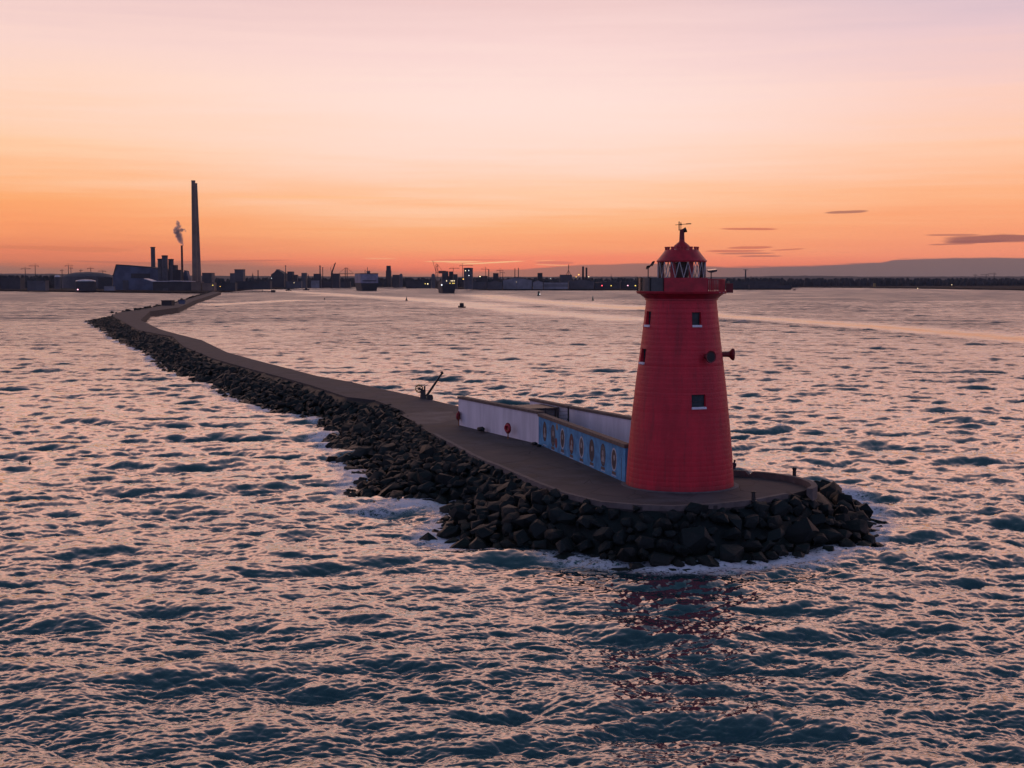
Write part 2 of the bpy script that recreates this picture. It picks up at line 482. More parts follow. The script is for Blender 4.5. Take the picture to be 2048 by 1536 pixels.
def sea_mesh(name):
    # rings of cells round the origin, fine in the sector the bay is seen in, out to the horizon
    th = [-180.0]
    while th[-1] < 180 - 1e-6:
        a = th[-1]
        th.append(a + (SEA_DTH if -25.5 <= a < 25.5 else 0.4 if -34 <= a < 34 else 6.0))
    th = np.radians(np.array(th[:-1]))
    r = [4.0]
    while r[-1] < 9600:
        q = r[-1]
        if q < 46: dr = 3.0
        elif q < 1500: dr = max(0.085, min(SEA_ROW * q * q / 28350.0, 0.25 + 0.0013 * q))
        else: dr = 0.06 * q
        r.append(q + dr)
    r = np.array(r)
    nr, nt = len(r), len(th)
    RR, TT = np.meshgrid(r, th, indexing='ij')
    X = (RR * np.sin(TT)).ravel(); Y = (RR * np.cos(TT)).ravel()
    RRf = RR.ravel(); Tf = TT.ravel()
    dr = np.gradient(r)
    DR = np.repeat(dr, nt)
    # the wind is not even: patches of ruffled and of smoother water, slicks left by ships
    patch = 0.72 + 0.40 * value_noise(X / 55.0 + 7, Y / 95.0, 11) + 0.22 * value_noise(X / 17.0, Y / 24.0 + 3, 12)
    def slick(pts, wid, amount):
        d = seg_dist(X, Y, [P(a, b, 0) for a, b in pts])
        w = wid
        return 1 - amount * np.exp(-(d / w) ** 2)
    calm = np.ones_like(X)
    calm *= slick([(1300, 614), (1440, 632), (1600, 642), (1800, 657), (2048, 679), (2300, 704)], 18.0, 0.90)
    calm *= 2 - slick([(1300, 621), (1440, 640), (1600, 651), (1800, 668), (2048, 692), (2300, 724)], 10.0, 0.6)
    calm *= slick([(960, 590), (1060, 602), (1290, 618)], 34.0, 0.88)
    calm *= slick([(925, 612), (1010, 618), (1100, 626), (1280, 640)], 24.0, 0.7)
    calm *= slick([(500, 578), (760, 594), (1000, 612)], 26.0, 0.7)
    calm *= slick([(420, 610), (600, 600)], 16.0, 0.6)
    calm *= slick([(620, 590), (860, 598)], 20.0, 0.5)
    amp = (patch * calm).astype(np.float32)
    wind = R(258)
    z = np.zeros_like(X, dtype=np.float32); ox = np.zeros_like(z); oy = np.zeros_like(z)
    kept = np.zeros_like(z)
    for tile, rot, lam, w, chop in ((wave_tile(512, 131.0, 3.5, 60, 15.0, wind, SLOPE_A, 1, 0.03), 0.0, 7.0, 0.78, 1.2),
                                    (wave_tile(512, 87.0, 1.5, 40, 5.0, wind + 0.22, SLOPE_A, 2, 0.10, 3.7), 0.31, 2.4, 0.80, 1.0),
                                    (wave_tile(1024, 41.3, 0.17, 3.0, 1.6, wind + 0.1, SLOPE_B, 3, 0.12, 3.7), 0.17, 1.5, 1.0, 0.9)):
        fade = 1 - np.clip((DR - lam * 0.25) / (lam * 0.55), 0, 1)
        fade = fade.astype(np.float32) * (np.abs(Tf) < R(33))
        h, a, b = sample(tile, X, Y, rot)
        g = amp * fade * w
        z += h * g; ox -= a * g * chop; oy -= b * g * chop
        kept += g * (SLOPE_A if lam > 2 else SLOPE_B)
    near = seg_dist(X, Y, WATER)
    foam = np.exp(-np.maximum(near - 0.2, 0) / 1.5)
    foam += 0.75 * np.exp(-(np.hypot((X + 13.5) / 3.2, (Y - 124) / 3.0)) ** 2)
    foam *= 0.22 + 1.15 * np.clip((value_noise(X / 7.0, Y / 6.0, 5) - 0.22) * 1.7, 0, 1)
    foam += 0.8 * np.clip((z - FOAM_H) / 0.25, 0, 1) * (value_noise(X / 9.0, Y / 9.0, 31) > 0.6)
    z += 0.22 * np.exp(-(near / 2.0) ** 2) * (value_noise(X / 1.3, Y / 1.3, 9) - 0.35)
    co = np.stack([X + ox, Y + oy, z], axis=1).astype(np.float32)
    idx = np.arange(nr * nt).reshape(nr, nt)
    a = idx[:-1, :]; b = idx[1:, :]
    a2 = np.roll(a, -1, axis=1); b2 = np.roll(b, -1, axis=1)
    quads = np.stack([a, a2, b2, b], axis=-1).reshape(-1, 4)[:, ::-1]
    me = bpy.data.meshes.new(name)
    me.vertices.add(len(co) + 0); me.vertices.foreach_set('co', co.ravel())
    nq = len(quads)
    me.loops.add(nq * 4 + nt); me.polygons.add(nq + 1)
    me.loops.foreach_set('vertex_index', np.concatenate([quads.ravel(), idx[0, ::-1]]).astype(np.int32))
    me.polygons.foreach_set('loop_start', np.concatenate([np.arange(nq) * 4, [nq * 4]]).astype(np.int32))
    me.update(calc_edges=True)
    at_ = me.attributes.new('foam', 'FLOAT', 'POINT'); at_.data.foreach_set('value', np.clip(foam, 0, 1).astype(np.float32))
    lost = np.clip(amp * 1.0 - kept / (SLOPE_A * 1.42 + SLOPE_B), 0, 1.4)
    at_ = me.attributes.new('ripple', 'FLOAT', 'POINT'); at_.data.foreach_set('value', lost.astype(np.float32))
    at_ = me.attributes.new('calm', 'FLOAT', 'POINT'); at_.data.foreach_set('value', amp.astype(np.float32))
    print('sea', nr, nt, nr * nt)
    return me

def sea_material():
    m, t = material('sea_water')
    out = t.n('ShaderNodeOutputMaterial'); b = t.n('ShaderNodeBsdfPrincipled')
    pos = t.n('ShaderNodeNewGeometry').outputs['Position']
    foam = t.n('ShaderNodeAttribute', attribute_name='foam').outputs['Fac']
    rip = t.n('ShaderNodeAttribute', attribute_name='ripple').outputs['Fac']
    calm = t.n('ShaderNodeAttribute', attribute_name='calm').outputs['Fac']
    n1 = t.noise(t.mapping(pos, (0.7, 1.5, 1.0), (0, 0, R(-10))), 2.6, 4, 0.6)
    n2 = t.noise(t.mapping(pos, (0.16, 0.5, 1), (0, 0, R(-8))), 1.0, 5, 0.66)
    hgt = t.math('ADD', t.math('MULTIPLY', t.math('MULTIPLY', n1, 0.010), calm), t.math('MULTIPLY', t.math('MULTIPLY', n2, 0.9), rip))
    bn = t.n('ShaderNodeBump'); bn.inputs['Distance'].default_value = 1.0; bn.inputs['Strength'].default_value = 1.0
    t.set(bn.inputs['Height'], hgt)
    # broken lace of foam: ridged noise at two sizes, thick against the stones and thinning out to strands
    n3 = t.noise(pos, 0.9, 5, 0.62); n4 = t.noise(t.mapping(pos, (1, 1, 1), (0, 0, 0.7), (5, 3, 0)), 2.6, 5, 0.65)
    ridge = t.math('MAXIMUM', t.math('SUBTRACT', 1.0, t.math('MULTIPLY', t.math('ABSOLUTE', t.math('SUBTRACT', n3, 0.5)), 11.0)),
                   t.math('SUBTRACT', 0.9, t.math('MULTIPLY', t.math('ABSOLUTE', t.math('SUBTRACT', n4, 0.5)), 10.0)))
    body = t.smooth(t.math('ADD', foam, t.math('MULTIPLY', t.math('SUBTRACT', n4, 0.5), 1.8)), 0.68, 0.98)
    strands = t.math('MULTIPLY', t.smooth(ridge, 0.1, 0.9), t.smooth(foam, 0.16, 0.6))
    fm = t.math('MAXIMUM', body, t.math('MULTIPLY', strands, 0.85))
    t.set(b.inputs['Base Color'], t.mix(fm, WATER_COL, (0.62, 0.62, 0.68)))
    streak = t.noise(t.mapping(pos, (0.012, 0.075, 1), (0, 0, R(-7))), 1.0, 6, 0.68)
    # beyond the reach of the modelled ripples their slopes live on as roughness of the surface
    rough = t.math('MULTIPLY', rip, t.smooth(streak, 0.32, 0.66, 0.16, 0.60))
    t.set(b.inputs['Roughness'], t.math('ADD', t.math('ADD', t.smooth(calm, 0.5, 0.1, 0.04, 0.11), rough), t.math('MULTIPLY', fm, 0.6)))
    b.inputs['IOR'].default_value = 2.0
    t.t.links.new(bn.outputs[0], b.inputs['Normal'])
    t.t.links.new(b.outputs[0], out.inputs[0])
    return m

SEA_DTH, SEA_ROW = 0.042, 0.55
SLOPE_A, SLOPE_B = 0.165, 0.31
FOAM_H = 0.62
WATER_COL = (0.010, 0.040, 0.052)
sea = bpy.data.objects.new('sea', sea_mesh('sea'))
sea.data.materials.append(sea_material())
COL.objects.link(sea)
tag(sea, 'choppy dark teal sea reflecting the pink sunset, round the breakwater', None, None, 'structure')
# ------------------------------------------------------------------ materials of the place
M_RED = None
def red_paint():
    """thick red paint over courses of stone: brick relief, streaks, chalky wear"""
    m, t = material('red_paint')
    out = t.n('ShaderNodeOutputMaterial'); b = t.n('ShaderNodeBsdfPrincipled')
    tc = t.n('ShaderNodeTexCoord').outputs['Object']
    sep = t.n('ShaderNodeSeparateXYZ'); t.set(sep.inputs[0], tc)
    x, y, z = sep.outputs
    ang = t.math('ARCTAN2', y, x)
    co = t.n('ShaderNodeCombineXYZ'); t.set(co.inputs[0], t.math('MULTIPLY', ang, 4.0)); t.set(co.inputs[1], z)
    br = t.n('ShaderNodeTexBrick'); t.set(br.inputs['Vector'], co.outputs[0])
    br.inputs['Scale'].default_value = 1.0; br.inputs['Brick Width'].default_value = 1.05; br.inputs['Row Height'].default_value = 0.42
    br.inputs['Mortar Size'].default_value = 0.018; br.inputs['Mortar Smooth'].default_value = 0.6
    br.inputs['Color1'].default_value = (0.85, 0.85, 0.85, 1); br.inputs['Color2'].default_value = (1, 1, 1, 1); br.inputs['Mortar'].default_value = (0.78, 0.78, 0.78, 1)
    blot = t.noise(t.mapping(tc, (1, 1, 0.25)), 0.9, 5, 0.65)
    col = t.mix(t.smooth(blot, 0.3, 0.72), (0.45, 0.008, 0.025), (0.64, 0.012, 0.036))
    run = t.noise(t.mapping(tc, (2.6, 2.6, 0.10)), 1.0, 5, 0.66)
    col = t.mix(t.math('MULTIPLY', t.smooth(run, 0.50, 0.72), 0.5), col, (0.24, 0.014, 0.022))
    wear = t.noise(t.mapping(tc, (1, 1, 1), (0, 0, 0), (7, 2, 5)), 2.3, 6, 0.7)
    col = t.mix(t.math('MULTIPLY', t.smooth(wear, 0.60, 0.74), 0.35), col, (0.62, 0.075, 0.085))
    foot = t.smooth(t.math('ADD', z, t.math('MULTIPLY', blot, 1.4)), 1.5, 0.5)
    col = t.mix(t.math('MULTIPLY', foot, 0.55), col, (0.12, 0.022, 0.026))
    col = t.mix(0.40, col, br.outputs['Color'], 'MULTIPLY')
    t.set(b.inputs['Base Color'], col)
    b.inputs['Roughness'].default_value = 0.55
    bn = t.n('ShaderNodeBump'); bn.inputs['Distance'].default_value = 0.03
    h = t.math('ADD', t.math('MULTIPLY', br.outputs['Fac'], -0.25), t.math('MULTIPLY', t.noise(tc, 5.0, 5, 0.65), 0.7))
    t.set(bn.inputs['Height'], h)
    t.t.links.new(bn.outputs[0], b.inputs['Normal']); t.t.links.new(b.outputs[0], out.inputs[0])
    return m

def concrete(name, col, s=0.35):
    """worn quay concrete: large stains, slab joints, puddle-dark patches and grit"""
    m, t = material(name)
    out = t.n('ShaderNodeOutputMaterial'); b = t.n('ShaderNodeBsdfPrincipled')
    pos = t.n('ShaderNodeNewGeometry').outputs['Position']
    a = t.noise(pos, s, 6, 0.62); c = t.noise(t.mapping(pos, (1, 1, 1), (0, 0, 0), (40, 9, 0)), 0.09, 4, 0.6); g = t.noise(pos, 9.0, 4, 0.7)
    col1 = t.mix(t.smooth(a, 0.34, 0.66), tuple(v * 0.58 for v in col), tuple(min(1, v * 1.28) for v in col))
    col2 = t.mix(t.smooth(c, 0.42, 0.62), col1, (col[0] * 1.05, col[1] * 0.98, col[2] * 0.94))
    vor = t.n('ShaderNodeTexVoronoi', feature='DISTANCE_TO_EDGE'); t.set(vor.inputs['Vector'], t.mapping(pos, (1, 1, 0))); vor.inputs['Scale'].default_value = 0.28
    crack = t.smooth(vor.outputs['Distance'], 0.0, 0.012)
    col3 = t.mix(crack, tuple(v * 0.5 for v in col), col2)
    t.set(b.inputs['Base Color'], t.mix(t.math('MULTIPLY', t.smooth(g, 0.35, 0.7), 0.3), col3, tuple(v * 0.7 for v in col)))
    t.set(b.inputs['Roughness'], t.math('ADD', 0.62, t.math('MULTIPLY', a, 0.35)))
    b.inputs['Specular IOR Level'].default_value = 0.12
    bn = t.n('ShaderNodeBump'); bn.inputs['Distance'].default_value = 0.03
    t.set(bn.inputs['Height'], t.math('ADD', t.math('MULTIPLY', g, 0.4), crack))
    t.t.links.new(bn.outputs[0], b.inputs['Normal']); t.t.links.new(b.outputs[0], out.inputs[0])
    return m

def stone_mat(name):
    """dark wet granite, each boulder a little different"""
    m, t = material(name)
    out = t.n('ShaderNodeOutputMaterial'); b = t.n('ShaderNodeBsdfPrincipled')
    tc = t.n('ShaderNodeTexCoord').outputs['Object']
    rnd = t.n('ShaderNodeAttribute', attribute_name='shade').outputs['Fac']
    inf = t.n('ShaderNodeObjectInfo').outputs['Random']
    pos = t.n('ShaderNodeNewGeometry').outputs['Position']
    sep = t.n('ShaderNodeSeparateXYZ'); t.set(sep.inputs[0], pos)
    r = t.math('FRACT', t.math('ADD', t.math('MULTIPLY', inf, 7.3), rnd))
    f = t.noise(tc, 1.6, 6, 0.68)
    base = t.mix(r, (0.0022, 0.0062, 0.0066), (0.0095, 0.0185, 0.0190))
    col = t.mix(t.smooth(f, 0.32, 0.7), t.mix(0.5, base, (0.010, 0.014, 0.013)), base)
    weed = t.math('MULTIPLY', t.smooth(t.math('ADD', sep.outputs[2], t.math('MULTIPLY', f, 0.8)), 1.7, 0.7), 0.75)
    col = t.mix(weed, col, (0.008, 0.011, 0.008))
    t.set(b.inputs['Base Color'], col)
    t.set(b.inputs['Roughness'], t.math('SUBTRACT', 0.62, t.math('MULTIPLY', weed, 0.25)))
    b.inputs['Specular IOR Level'].default_value = 0.22
    bn = t.n('ShaderNodeBump'); bn.inputs['Distance'].default_value = 0.09
    t.set(bn.inputs['Height'], t.noise(tc, 3.2, 6, 0.68))
    t.t.links.new(bn.outputs[0], b.inputs['Normal']); t.t.links.new(b.outputs[0], out.inputs[0])
    return m

def glass_mat(name, tint, rough=0.05, alpha=None):
    m, t = material(name)
    out = t.n('ShaderNodeOutputMaterial')
    g = t.n('ShaderNodeBsdfGlossy'); g.inputs['Roughness'].default_value = rough; g.inputs[0].default_value = (0.9, 0.9, 0.95, 1)
    tr = t.n('ShaderNodeBsdfTransparent'); tr.inputs[0].default_value = (*tint, 1)
    fr = t.n('ShaderNodeFresnel'); fr.inputs[0].default_value = 1.35
    mx = t.n('ShaderNodeMixShader')
    t.t.links.new(fr.outputs[0], mx.inputs[0]); t.t.links.new(tr.outputs[0], mx.inputs[1]); t.t.links.new(g.outputs[0], mx.inputs[2])
    t.t.links.new(mx.outputs[0], out.inputs[0])
    return m

M_RED = red_paint()
M_REDS = paint('red_gloss_paint', (0.42, 0.013, 0.030), 0.5, 0.3, 1.6, 0.01, 6.0)
M_REDD = paint('dark_red_paint', (0.17, 0.010, 0.016), 0.55, 0.3, 2.0)
M_DARK = paint('dark_iron', (0.020, 0.021, 0.024), 0.55, 0.3, 3.0, 0.004, 20)
M_BLACK = paint('black_iron', (0.010, 0.010, 0.011), 0.5, 0.3, 3.0)
M_GREY = paint('grey_metal', (0.16, 0.17, 0.18), 0.45, 0.25, 2.5, metal=0.3)
M_BAR = paint('pale_glazing_bar', (0.42, 0.42, 0.44), 0.4, 0.2, 2.0)
M_SCREEN = paint('smoked_screen', (0.040, 0.055, 0.058), 0.25, 0.2, 2.0)
M_SILL = paint('white_sill', (0.72, 0.74, 0.80), 0.6, 0.12, 2.0)
M_PANE = paint('dark_pane', (0.035, 0.055, 0.062), 0.12, 0.2, 2.0)
M_LENS = paint('lens_glass', (0.045, 0.055, 0.058), 0.15, 0.25, 3.0)
M_GLASS = glass_mat('lantern_glass', (0.93, 0.94, 0.94))
M_SOLAR = paint('solar_cells', (0.012, 0.014, 0.022), 0.2, 0.2, 6.0)
M_WHITE = paint('white_limewash', (0.66, 0.62, 0.66), 0.85, 0.16, 0.6, 0.012, 5, streak=True)
M_BLUE = paint('blue_wall_paint', (0.040, 0.20, 0.40), 0.8, 0.3, 0.8, 0.012, 5, tint=(0.075, 0.31, 0.54))
M_COPE = paint('brown_coping', (0.125, 0.090, 0.072), 0.85, 0.3, 1.5, 0.02, 6)
M_ROCK = stone_mat('wet_granite')
M_PATH = concrete('quay_concrete', (0.080, 0.075, 0.080))
M_QWALL = paint('quay_masonry', (0.036, 0.033, 0.034), 0.85, 0.35, 0.8, 0.05, 2)
M_PARA = paint('parapet_stone', (0.115, 0.098, 0.094), 0.85, 0.3, 0.9, 0.03, 4)
M_PLINTH = paint('plinth_concrete', (0.105, 0.105, 0.112), 0.85, 0.3, 1.2, 0.02, 5)
M_YELLOW = paint('yellow_paint', (0.42, 0.235, 0.020), 0.55, 0.35, 4.0)

# ------------------------------------------------------------------ quay: one walkable top with its masonry sides
RIGHT_FAR = [P(442, 589, 0), P(390, 609, 0), P(357, 626, 0), P(300, 635, 0), P(281, 640, ZQ), P(321, 659, ZQ), P(366, 671, ZQ), P(403, 680, ZQ), P(453, 704, ZQ), P(503, 718, ZQ), P(569, 735, ZQ),
             P(635, 752, ZQ), P(698, 763, ZQ), P(760, 777, ZQ), P(835, 793, ZQ), P(865, 800, ZQ), P(893, 807, ZQ)]
LEFT_FAR = [P(425, 583, ZQ), P(403, 590, ZQ), P(350, 606, ZQ), P(323, 611, ZQ), P(300, 616, ZQ), P(268, 621, ZQ), P(235, 625, ZQ)]
BACK_END = [P(1530, 953, ZQ), P(1467, 948, ZQ), Vector((15.2, 127.5, ZQ)), Vector((13.6, 139.0, ZQ)), Vector((3.4, 163.0, ZQ))]
quay_outline = LEFT_FAR + [Vector((p.x, p.y, ZQ)) for p in EDGE[:-1]] + BACK_END + [Vector((p.x, p.y, ZQ)) for p in reversed(RIGHT_FAR)]
def build_quay():
    bm = bmesh.new()
    vs = [bm.verts.new((p.x, p.y, ZQ)) for p in quay_outline]
    f = bm.faces.new(vs)
    res = bmesh.ops.extrude_face_region(bm, geom=[f])
    nv = [g for g in res['geom'] if isinstance(g, bmesh.types.BMVert)]
    for v in nv: v.co.z = -2.0
    bmesh.ops.recalc_face_normals(bm, faces=bm.faces)
    me = bpy.data.meshes.new('path')
    for p in bm.faces:
        p.material_index = 0 if abs(p.normal.z) > 0.5 else 1
    bmesh.ops.triangulate(bm, faces=[p for p in bm.faces if len(p.verts) > 4], ngon_method='EAR_CLIP')
    bm.to_mesh(me); bm.free()
    me.materials.append(M_PATH); me.materials.append(M_QWALL)
    o = bpy.data.objects.new('path', me); COL.objects.link(o)
    tag(o, 'grey-brown concrete walkway along the top of the long breakwater', None, None, 'structure')
build_quay()

def path_patch():
    q = [P(800, 829, ZQ), P(838, 824, ZQ), P(905, 822, ZQ), P(916, 838, ZQ), P(880, 846, ZQ), P(836, 848, ZQ)]
    mb = MB().add([(p.x, p.y, ZQ + 0.004) for p in q], [tuple(range(len(q)))])
    o = mb.build('pavement', concrete('patched_concrete', (0.150, 0.128, 0.122)))
    tag(o, 'paler patch of newer concrete in the walkway left of the white wall', None, None, 'structure')
path_patch()
def kerb():
    pts = resample(EDGE[13:28], 70); mb = MB(); vs = []; fs = []; n = len(pts)
    for i, p in enumerate(pts):
        d = (pts[min(i + 1, n - 1)] - pts[max(i - 1, 0)]).normalized(); nn = Vector((d.y, -d.x, 0))
        w = WATER[min(27, 13 + int(i * 15 / n))]
        if nn.dot(w - p) > 0: nn = -nn
        for o, z in ((-0.04, -0.3), (0.42, -0.3), (0.42, 0.12), (-0.04, 0.13)):
            q = p + nn * o; vs.append((q.x, q.y, ZQ + z + 0.02 * mnoise.noise(p * 0.7)))
    for i in range(n - 1):
        for k in range(4): fs.append((i * 4 + k, i * 4 + (k + 1) % 4, (i + 1) * 4 + (k + 1) % 4, (i + 1) * 4 + k))
    fs += [(3, 2, 1, 0), tuple((n - 1) * 4 + k for k in range(4))]
    o = mb.add(vs, fs).build('kerb', M_PARA); tag(o, 'low stone kerb along the seaward edge of the quay', None, None, 'structure')
kerb()
# ------------------------------------------------------------------ bank of rock armour
def bank_mesh():
    mb = MB()
    E = resample(EDGE, 260); 
    # walk both lines together by the traced pairs so that the strips do not cross
    n = len(PAIRS); E = []; Wt = []
    for i in range(n - 1):
        for k in range(10):
            u = k / 10
            E.append(EDGE[i].lerp(EDGE[i + 1], u)); Wt.append(WATER[i].lerp(WATER[i + 1], u))
    E.append(EDGE[-1]); Wt.append(WATER[-1])
    rows = 7; vs = []; fs = []
    for e, w in zip(E, Wt):
        for j in range(rows):
            u = j / (rows - 1)
            p = e.lerp(w, u)
            z = ZQ - 0.35 - (ZQ + 0.9) * u + 0.35 * (mnoise.noise(Vector((p.x * 0.5, p.y * 0.5, 0))))
            vs.append((p.x, p.y, z))
    for i in range(len(E) - 1):
        for j in range(rows - 1):
            a = i * rows + j
            fs.append((a, a + 1, a + rows + 1, a + rows))
    mb.add(vs, fs)
    o = mb.build('terrain', M_ROCK, smooth=True)
    tag(o, 'dark stone bank under the boulders of the breakwater', None, None, 'structure')
bank_mesh()

def rock_proto(seed, flat):
    rnd = random.Random(seed)
    bm = bmesh.new()
    n = rnd.randint(9, 15)
    for i in range(n):
        z = 1 - 2 * (i + 0.5) / n
        a = i * 2.39996 + rnd.uniform(-0.5, 0.5)
        q = math.sqrt(max(0, 1 - z * z))
        k = rnd.uniform(0.72, 1.12)
        bm.verts.new((q * math.cos(a) * k, q * math.sin(a) * k * rnd.uniform(0.75, 0.95), z * k * flat))
    r = bmesh.ops.convex_hull(bm, input=bm.verts)
    bmesh.ops.delete(bm, geom=[v for v in bm.verts if not v.link_faces], context='VERTS')
    bmesh.ops.dissolve_limit(bm, angle_limit=R(14), verts=bm.verts, edges=bm.edges)
    bmesh.ops.bevel(bm, geom=bm.edges[:], offset=0.030, segments=2, affect='EDGES', profile=0.6, clamp_overlap=True)
    bmesh.ops.triangulate(bm, faces=[f for f in bm.faces if len(f.verts) > 4])
    for e in range(1):
        bmesh.ops.subdivide_edges(bm, edges=[x for x in bm.edges if x.calc_length() > 0.35], cuts=1, use_grid_fill=False)
    bmesh.ops.triangulate(bm, faces=bm.faces[:])
    for v in bm.verts:
        d = mnoise.noise(v.co * 1.7 + Vector((seed * 3.1, 0, 0))) * 0.035 + mnoise.noise(v.co * 4.5 + Vector((0, seed * 2.3, 0))) * 0.018
        v.co += v.co.normalized() * d
    bmesh.ops.recalc_face_normals(bm, faces=bm.faces)
    me = bpy.data.meshes.new('boulder')
    bm.to_mesh(me); bm.free()
    me.shade_smooth(); me.set_sharp_from_angle(angle=R(22))
    me.materials.append(M_ROCK)
    return me
PROTO = [rock_proto(i + 1, [0.62, 0.72, 0.8, 0.55, 0.9][i % 5]) for i in range(16)]

def inside(poly, x, y):
    c = False; n = len(poly)
    for i in range(n):
        a, b = poly[i], poly[(i + 1) % n]
        if (a.y > y) != (b.y > y) and x < (b.x - a.x) * (y - a.y) / (b.y - a.y) + a.x:
            c = not c
    return c

def dist_to(pts, x, y):
    best = 1e9
    for a, b in zip(pts, pts[1:]):
        dx, dy = b.x - a.x, b.y - a.y
        u = max(0, min(1, ((x - a.x) * dx + (y - a.y) * dy) / max(1e-9, dx * dx + dy * dy)))
        best = min(best, math.hypot(x - a.x - u * dx, y - a.y - u * dy))
    return best

def scatter_rocks():
    rnd = random.Random(21)
    spots = []                                  # x, y, z, radius, on which stretch
    n = len(PAIRS)
    for i in range(n - 1):
        e0, e1, w0, w1 = EDGE[i], EDGE[i + 1], WATER[i], WATER[i + 1]
        quad = [e0, e1, w1, w0]
        area = abs(sum(quad[k].x * quad[(k + 1) % 4].y - quad[(k + 1) % 4].x * quad[k].y for k in range(4))) / 2
        far = (e0.y + w0.y) / 2
        big = 1.0 if far < 150 else 1.0 + min(0.75, (far - 150) / 400)
        for k in range(int(area * 34 / big ** 2) + 8):
            u, v = rnd.random(), rnd.random() ** 0.9
            p = e0.lerp(e1, u).lerp(w0.lerp(w1, u), v * 1.04)
            spots.append((p, v, big, i))
    far_of = [(EDGE[k].y + WATER[k].y) / 2 for k in range(n)]
    rnd.shuffle(spots)
    grid = {}; out = []
    for p, v, big, i in spots:
        r = big * min(1.75, max(0.45, rnd.lognormvariate(-0.20 if i < 17 else 0.02, 0.34)))
        if v < 0.14: r = min(r * 0.85, 0.95)
        if far_of[i] > 190: r = min(r, 1.5)
        gap = r * 0.98
        key = (int(p.x // 3), int(p.y // 3)); ok = True
        for a in range(-1, 2):
            for b in range(-1, 2):
                for (x2, y2, r2) in grid.get((key[0] + a, key[1] + b), ()):
                    if (p.x - x2) ** 2 + (p.y - y2) ** 2 < ((gap + r2 * 0.98) * 0.60) ** 2:
                        ok = False; break
                if not ok: break
            if not ok: break
        if not ok or (i >= 28 and v < 0.35): continue
        grid.setdefault(key, []).append((p.x, p.y, r))
        z = ZQ - 0.25 - (ZQ + 0.35) * v ** 1.05 + rnd.uniform(-0.15, 0.3)
        # leave the top of the quay clear: boulders stop at its edge
        if v < 0.14: z -= 0.18
        if p.y > 190: z -= 0.45 * max(0, 1 - v / 0.5)
        out.append((p.x, p.y, z, r, i))
    # boulders lying singly on the seaward side of the far bend
    for a, b in zip(LEFT_FAR, LEFT_FAR[1:]):
        L = (b - a).length
        for k in range(int(L / 2.2)):
            p = a.lerp(b, rnd.random()); nrm = Vector((-(b - a).y, (b - a).x, 0)).normalized()
            q = p - nrm * rnd.uniform(-1, 6)
            out.append((q.x, q.y, rnd.uniform(0.5, ZQ), rnd.uniform(1.0, 2.0), 0))
    return out

rocks = scatter_rocks()
print('rocks', len(rocks))
def seen_size(r):
    return r[3] / math.hypot(r[0], r[1])
# hidden behind the quay on the far side of the tip: the photo shows nothing of them
vis = [r for r in rocks if not (r[4] >= 30 and r[1] > 124)]
near = [r for r in vis if r[4] >= 14]
near.sort(key=seen_size, reverse=True)
near = near[:298]
chosen = set(id(r) for r in near)
rr = random.Random(5)
def zone(r):
    i = r[4]
    if i >= 26: return ('dark boulder of the bank curving round the seaward end beyond the lighthouse', 'boulders round the end of the breakwater')
    if i >= 21: return ('dark boulder in the rock bank straight below the lighthouse', 'boulders below the lighthouse')
    if i >= 17: return ('dark boulder of the jutting heap between the lighthouse and the small foaming inlet', 'boulders of the jutting heap')
    return ('dark boulder in the wide bank beside the walkway, opposite the white and blue walls', 'boulders opposite the painted walls')
for r in near:
    me = PROTO[rr.randrange(len(PROTO))]
    o = bpy.data.objects.new('boulder', me)
    COL.objects.link(o)
    o.location = r[:3]
    o.rotation_euler = (rr.uniform(-0.5, 0.5), rr.uniform(-0.5, 0.5), rr.uniform(0, 6.28))
    s = r[3]
    o.scale = (s * rr.uniform(0.9, 1.25), s * rr.uniform(0.85, 1.1), s * rr.uniform(0.8, 1.1))
    lab, grp = zone(r)
    tag(o, lab, 'boulder', grp)

# the rest of the bank, too many and too small to count
def rock_mass():
    base = []
    for me in PROTO:
        v = np.empty(len(me.vertices) * 3, dtype=np.float32); me.vertices.foreach_get('co', v)
        f = np.empty(len(me.polygons) * 3, dtype=np.int32); me.loops.foreach_get('vertex_index', f)
        base.append((v.reshape(-1, 3), f.reshape(-1, 3)))
    V = []; F = []; Sh = []; k = 0
    for r in vis:
        if id(r) in chosen: continue
        v, f = base[rr.randrange(len(base))]
        m = np.array(Matrix.Rotation(rr.uniform(0, 6.28), 3, 'Z') @ Matrix.Rotation(rr.uniform(-0.5, 0.5), 3, 'X') @ Matrix.Rotation(rr.uniform(-0.5, 0.5), 3, 'Y'))
        s = r[3] * np.array([rr.uniform(0.9, 1.25), rr.uniform(0.85, 1.1), rr.uniform(0.75, 1.0)])
        V.append((v * s) @ m.T + np.array(r[:3])); F.append(f + k); k += len(v)
        Sh.append(np.full(len(v), rr.random(), dtype=np.float32))
    V = np.concatenate(V).astype(np.float32); F = np.concatenate(F).astype(np.int32); Sh = np.concatenate(Sh)
    me = bpy.data.meshes.new('rubble')
    me.vertices.add(len(V)); me.vertices.foreach_set('co', V.ravel())
    me.loops.add(F.size); me.polygons.add(len(F))
    me.loops.foreach_set('vertex_index', F.ravel()); me.polygons.foreach_set('loop_start', (np.arange(len(F)) * 3).astype(np.int32))
    me.update(calc_edges=True)
    a = me.attributes.new('shade', 'FLOAT', 'POINT'); a.data.foreach_set('value', Sh)
    me.shade_smooth(); me.set_sharp_from_angle(angle=R(32))
    me.materials.append(M_ROCK)
    o = bpy.data.objects.new('rubble', me); COL.objects.link(o)
    tag(o, 'mass of dark boulders along the far stretch of the breakwater', None, None, 'stuff')
rock_mass()

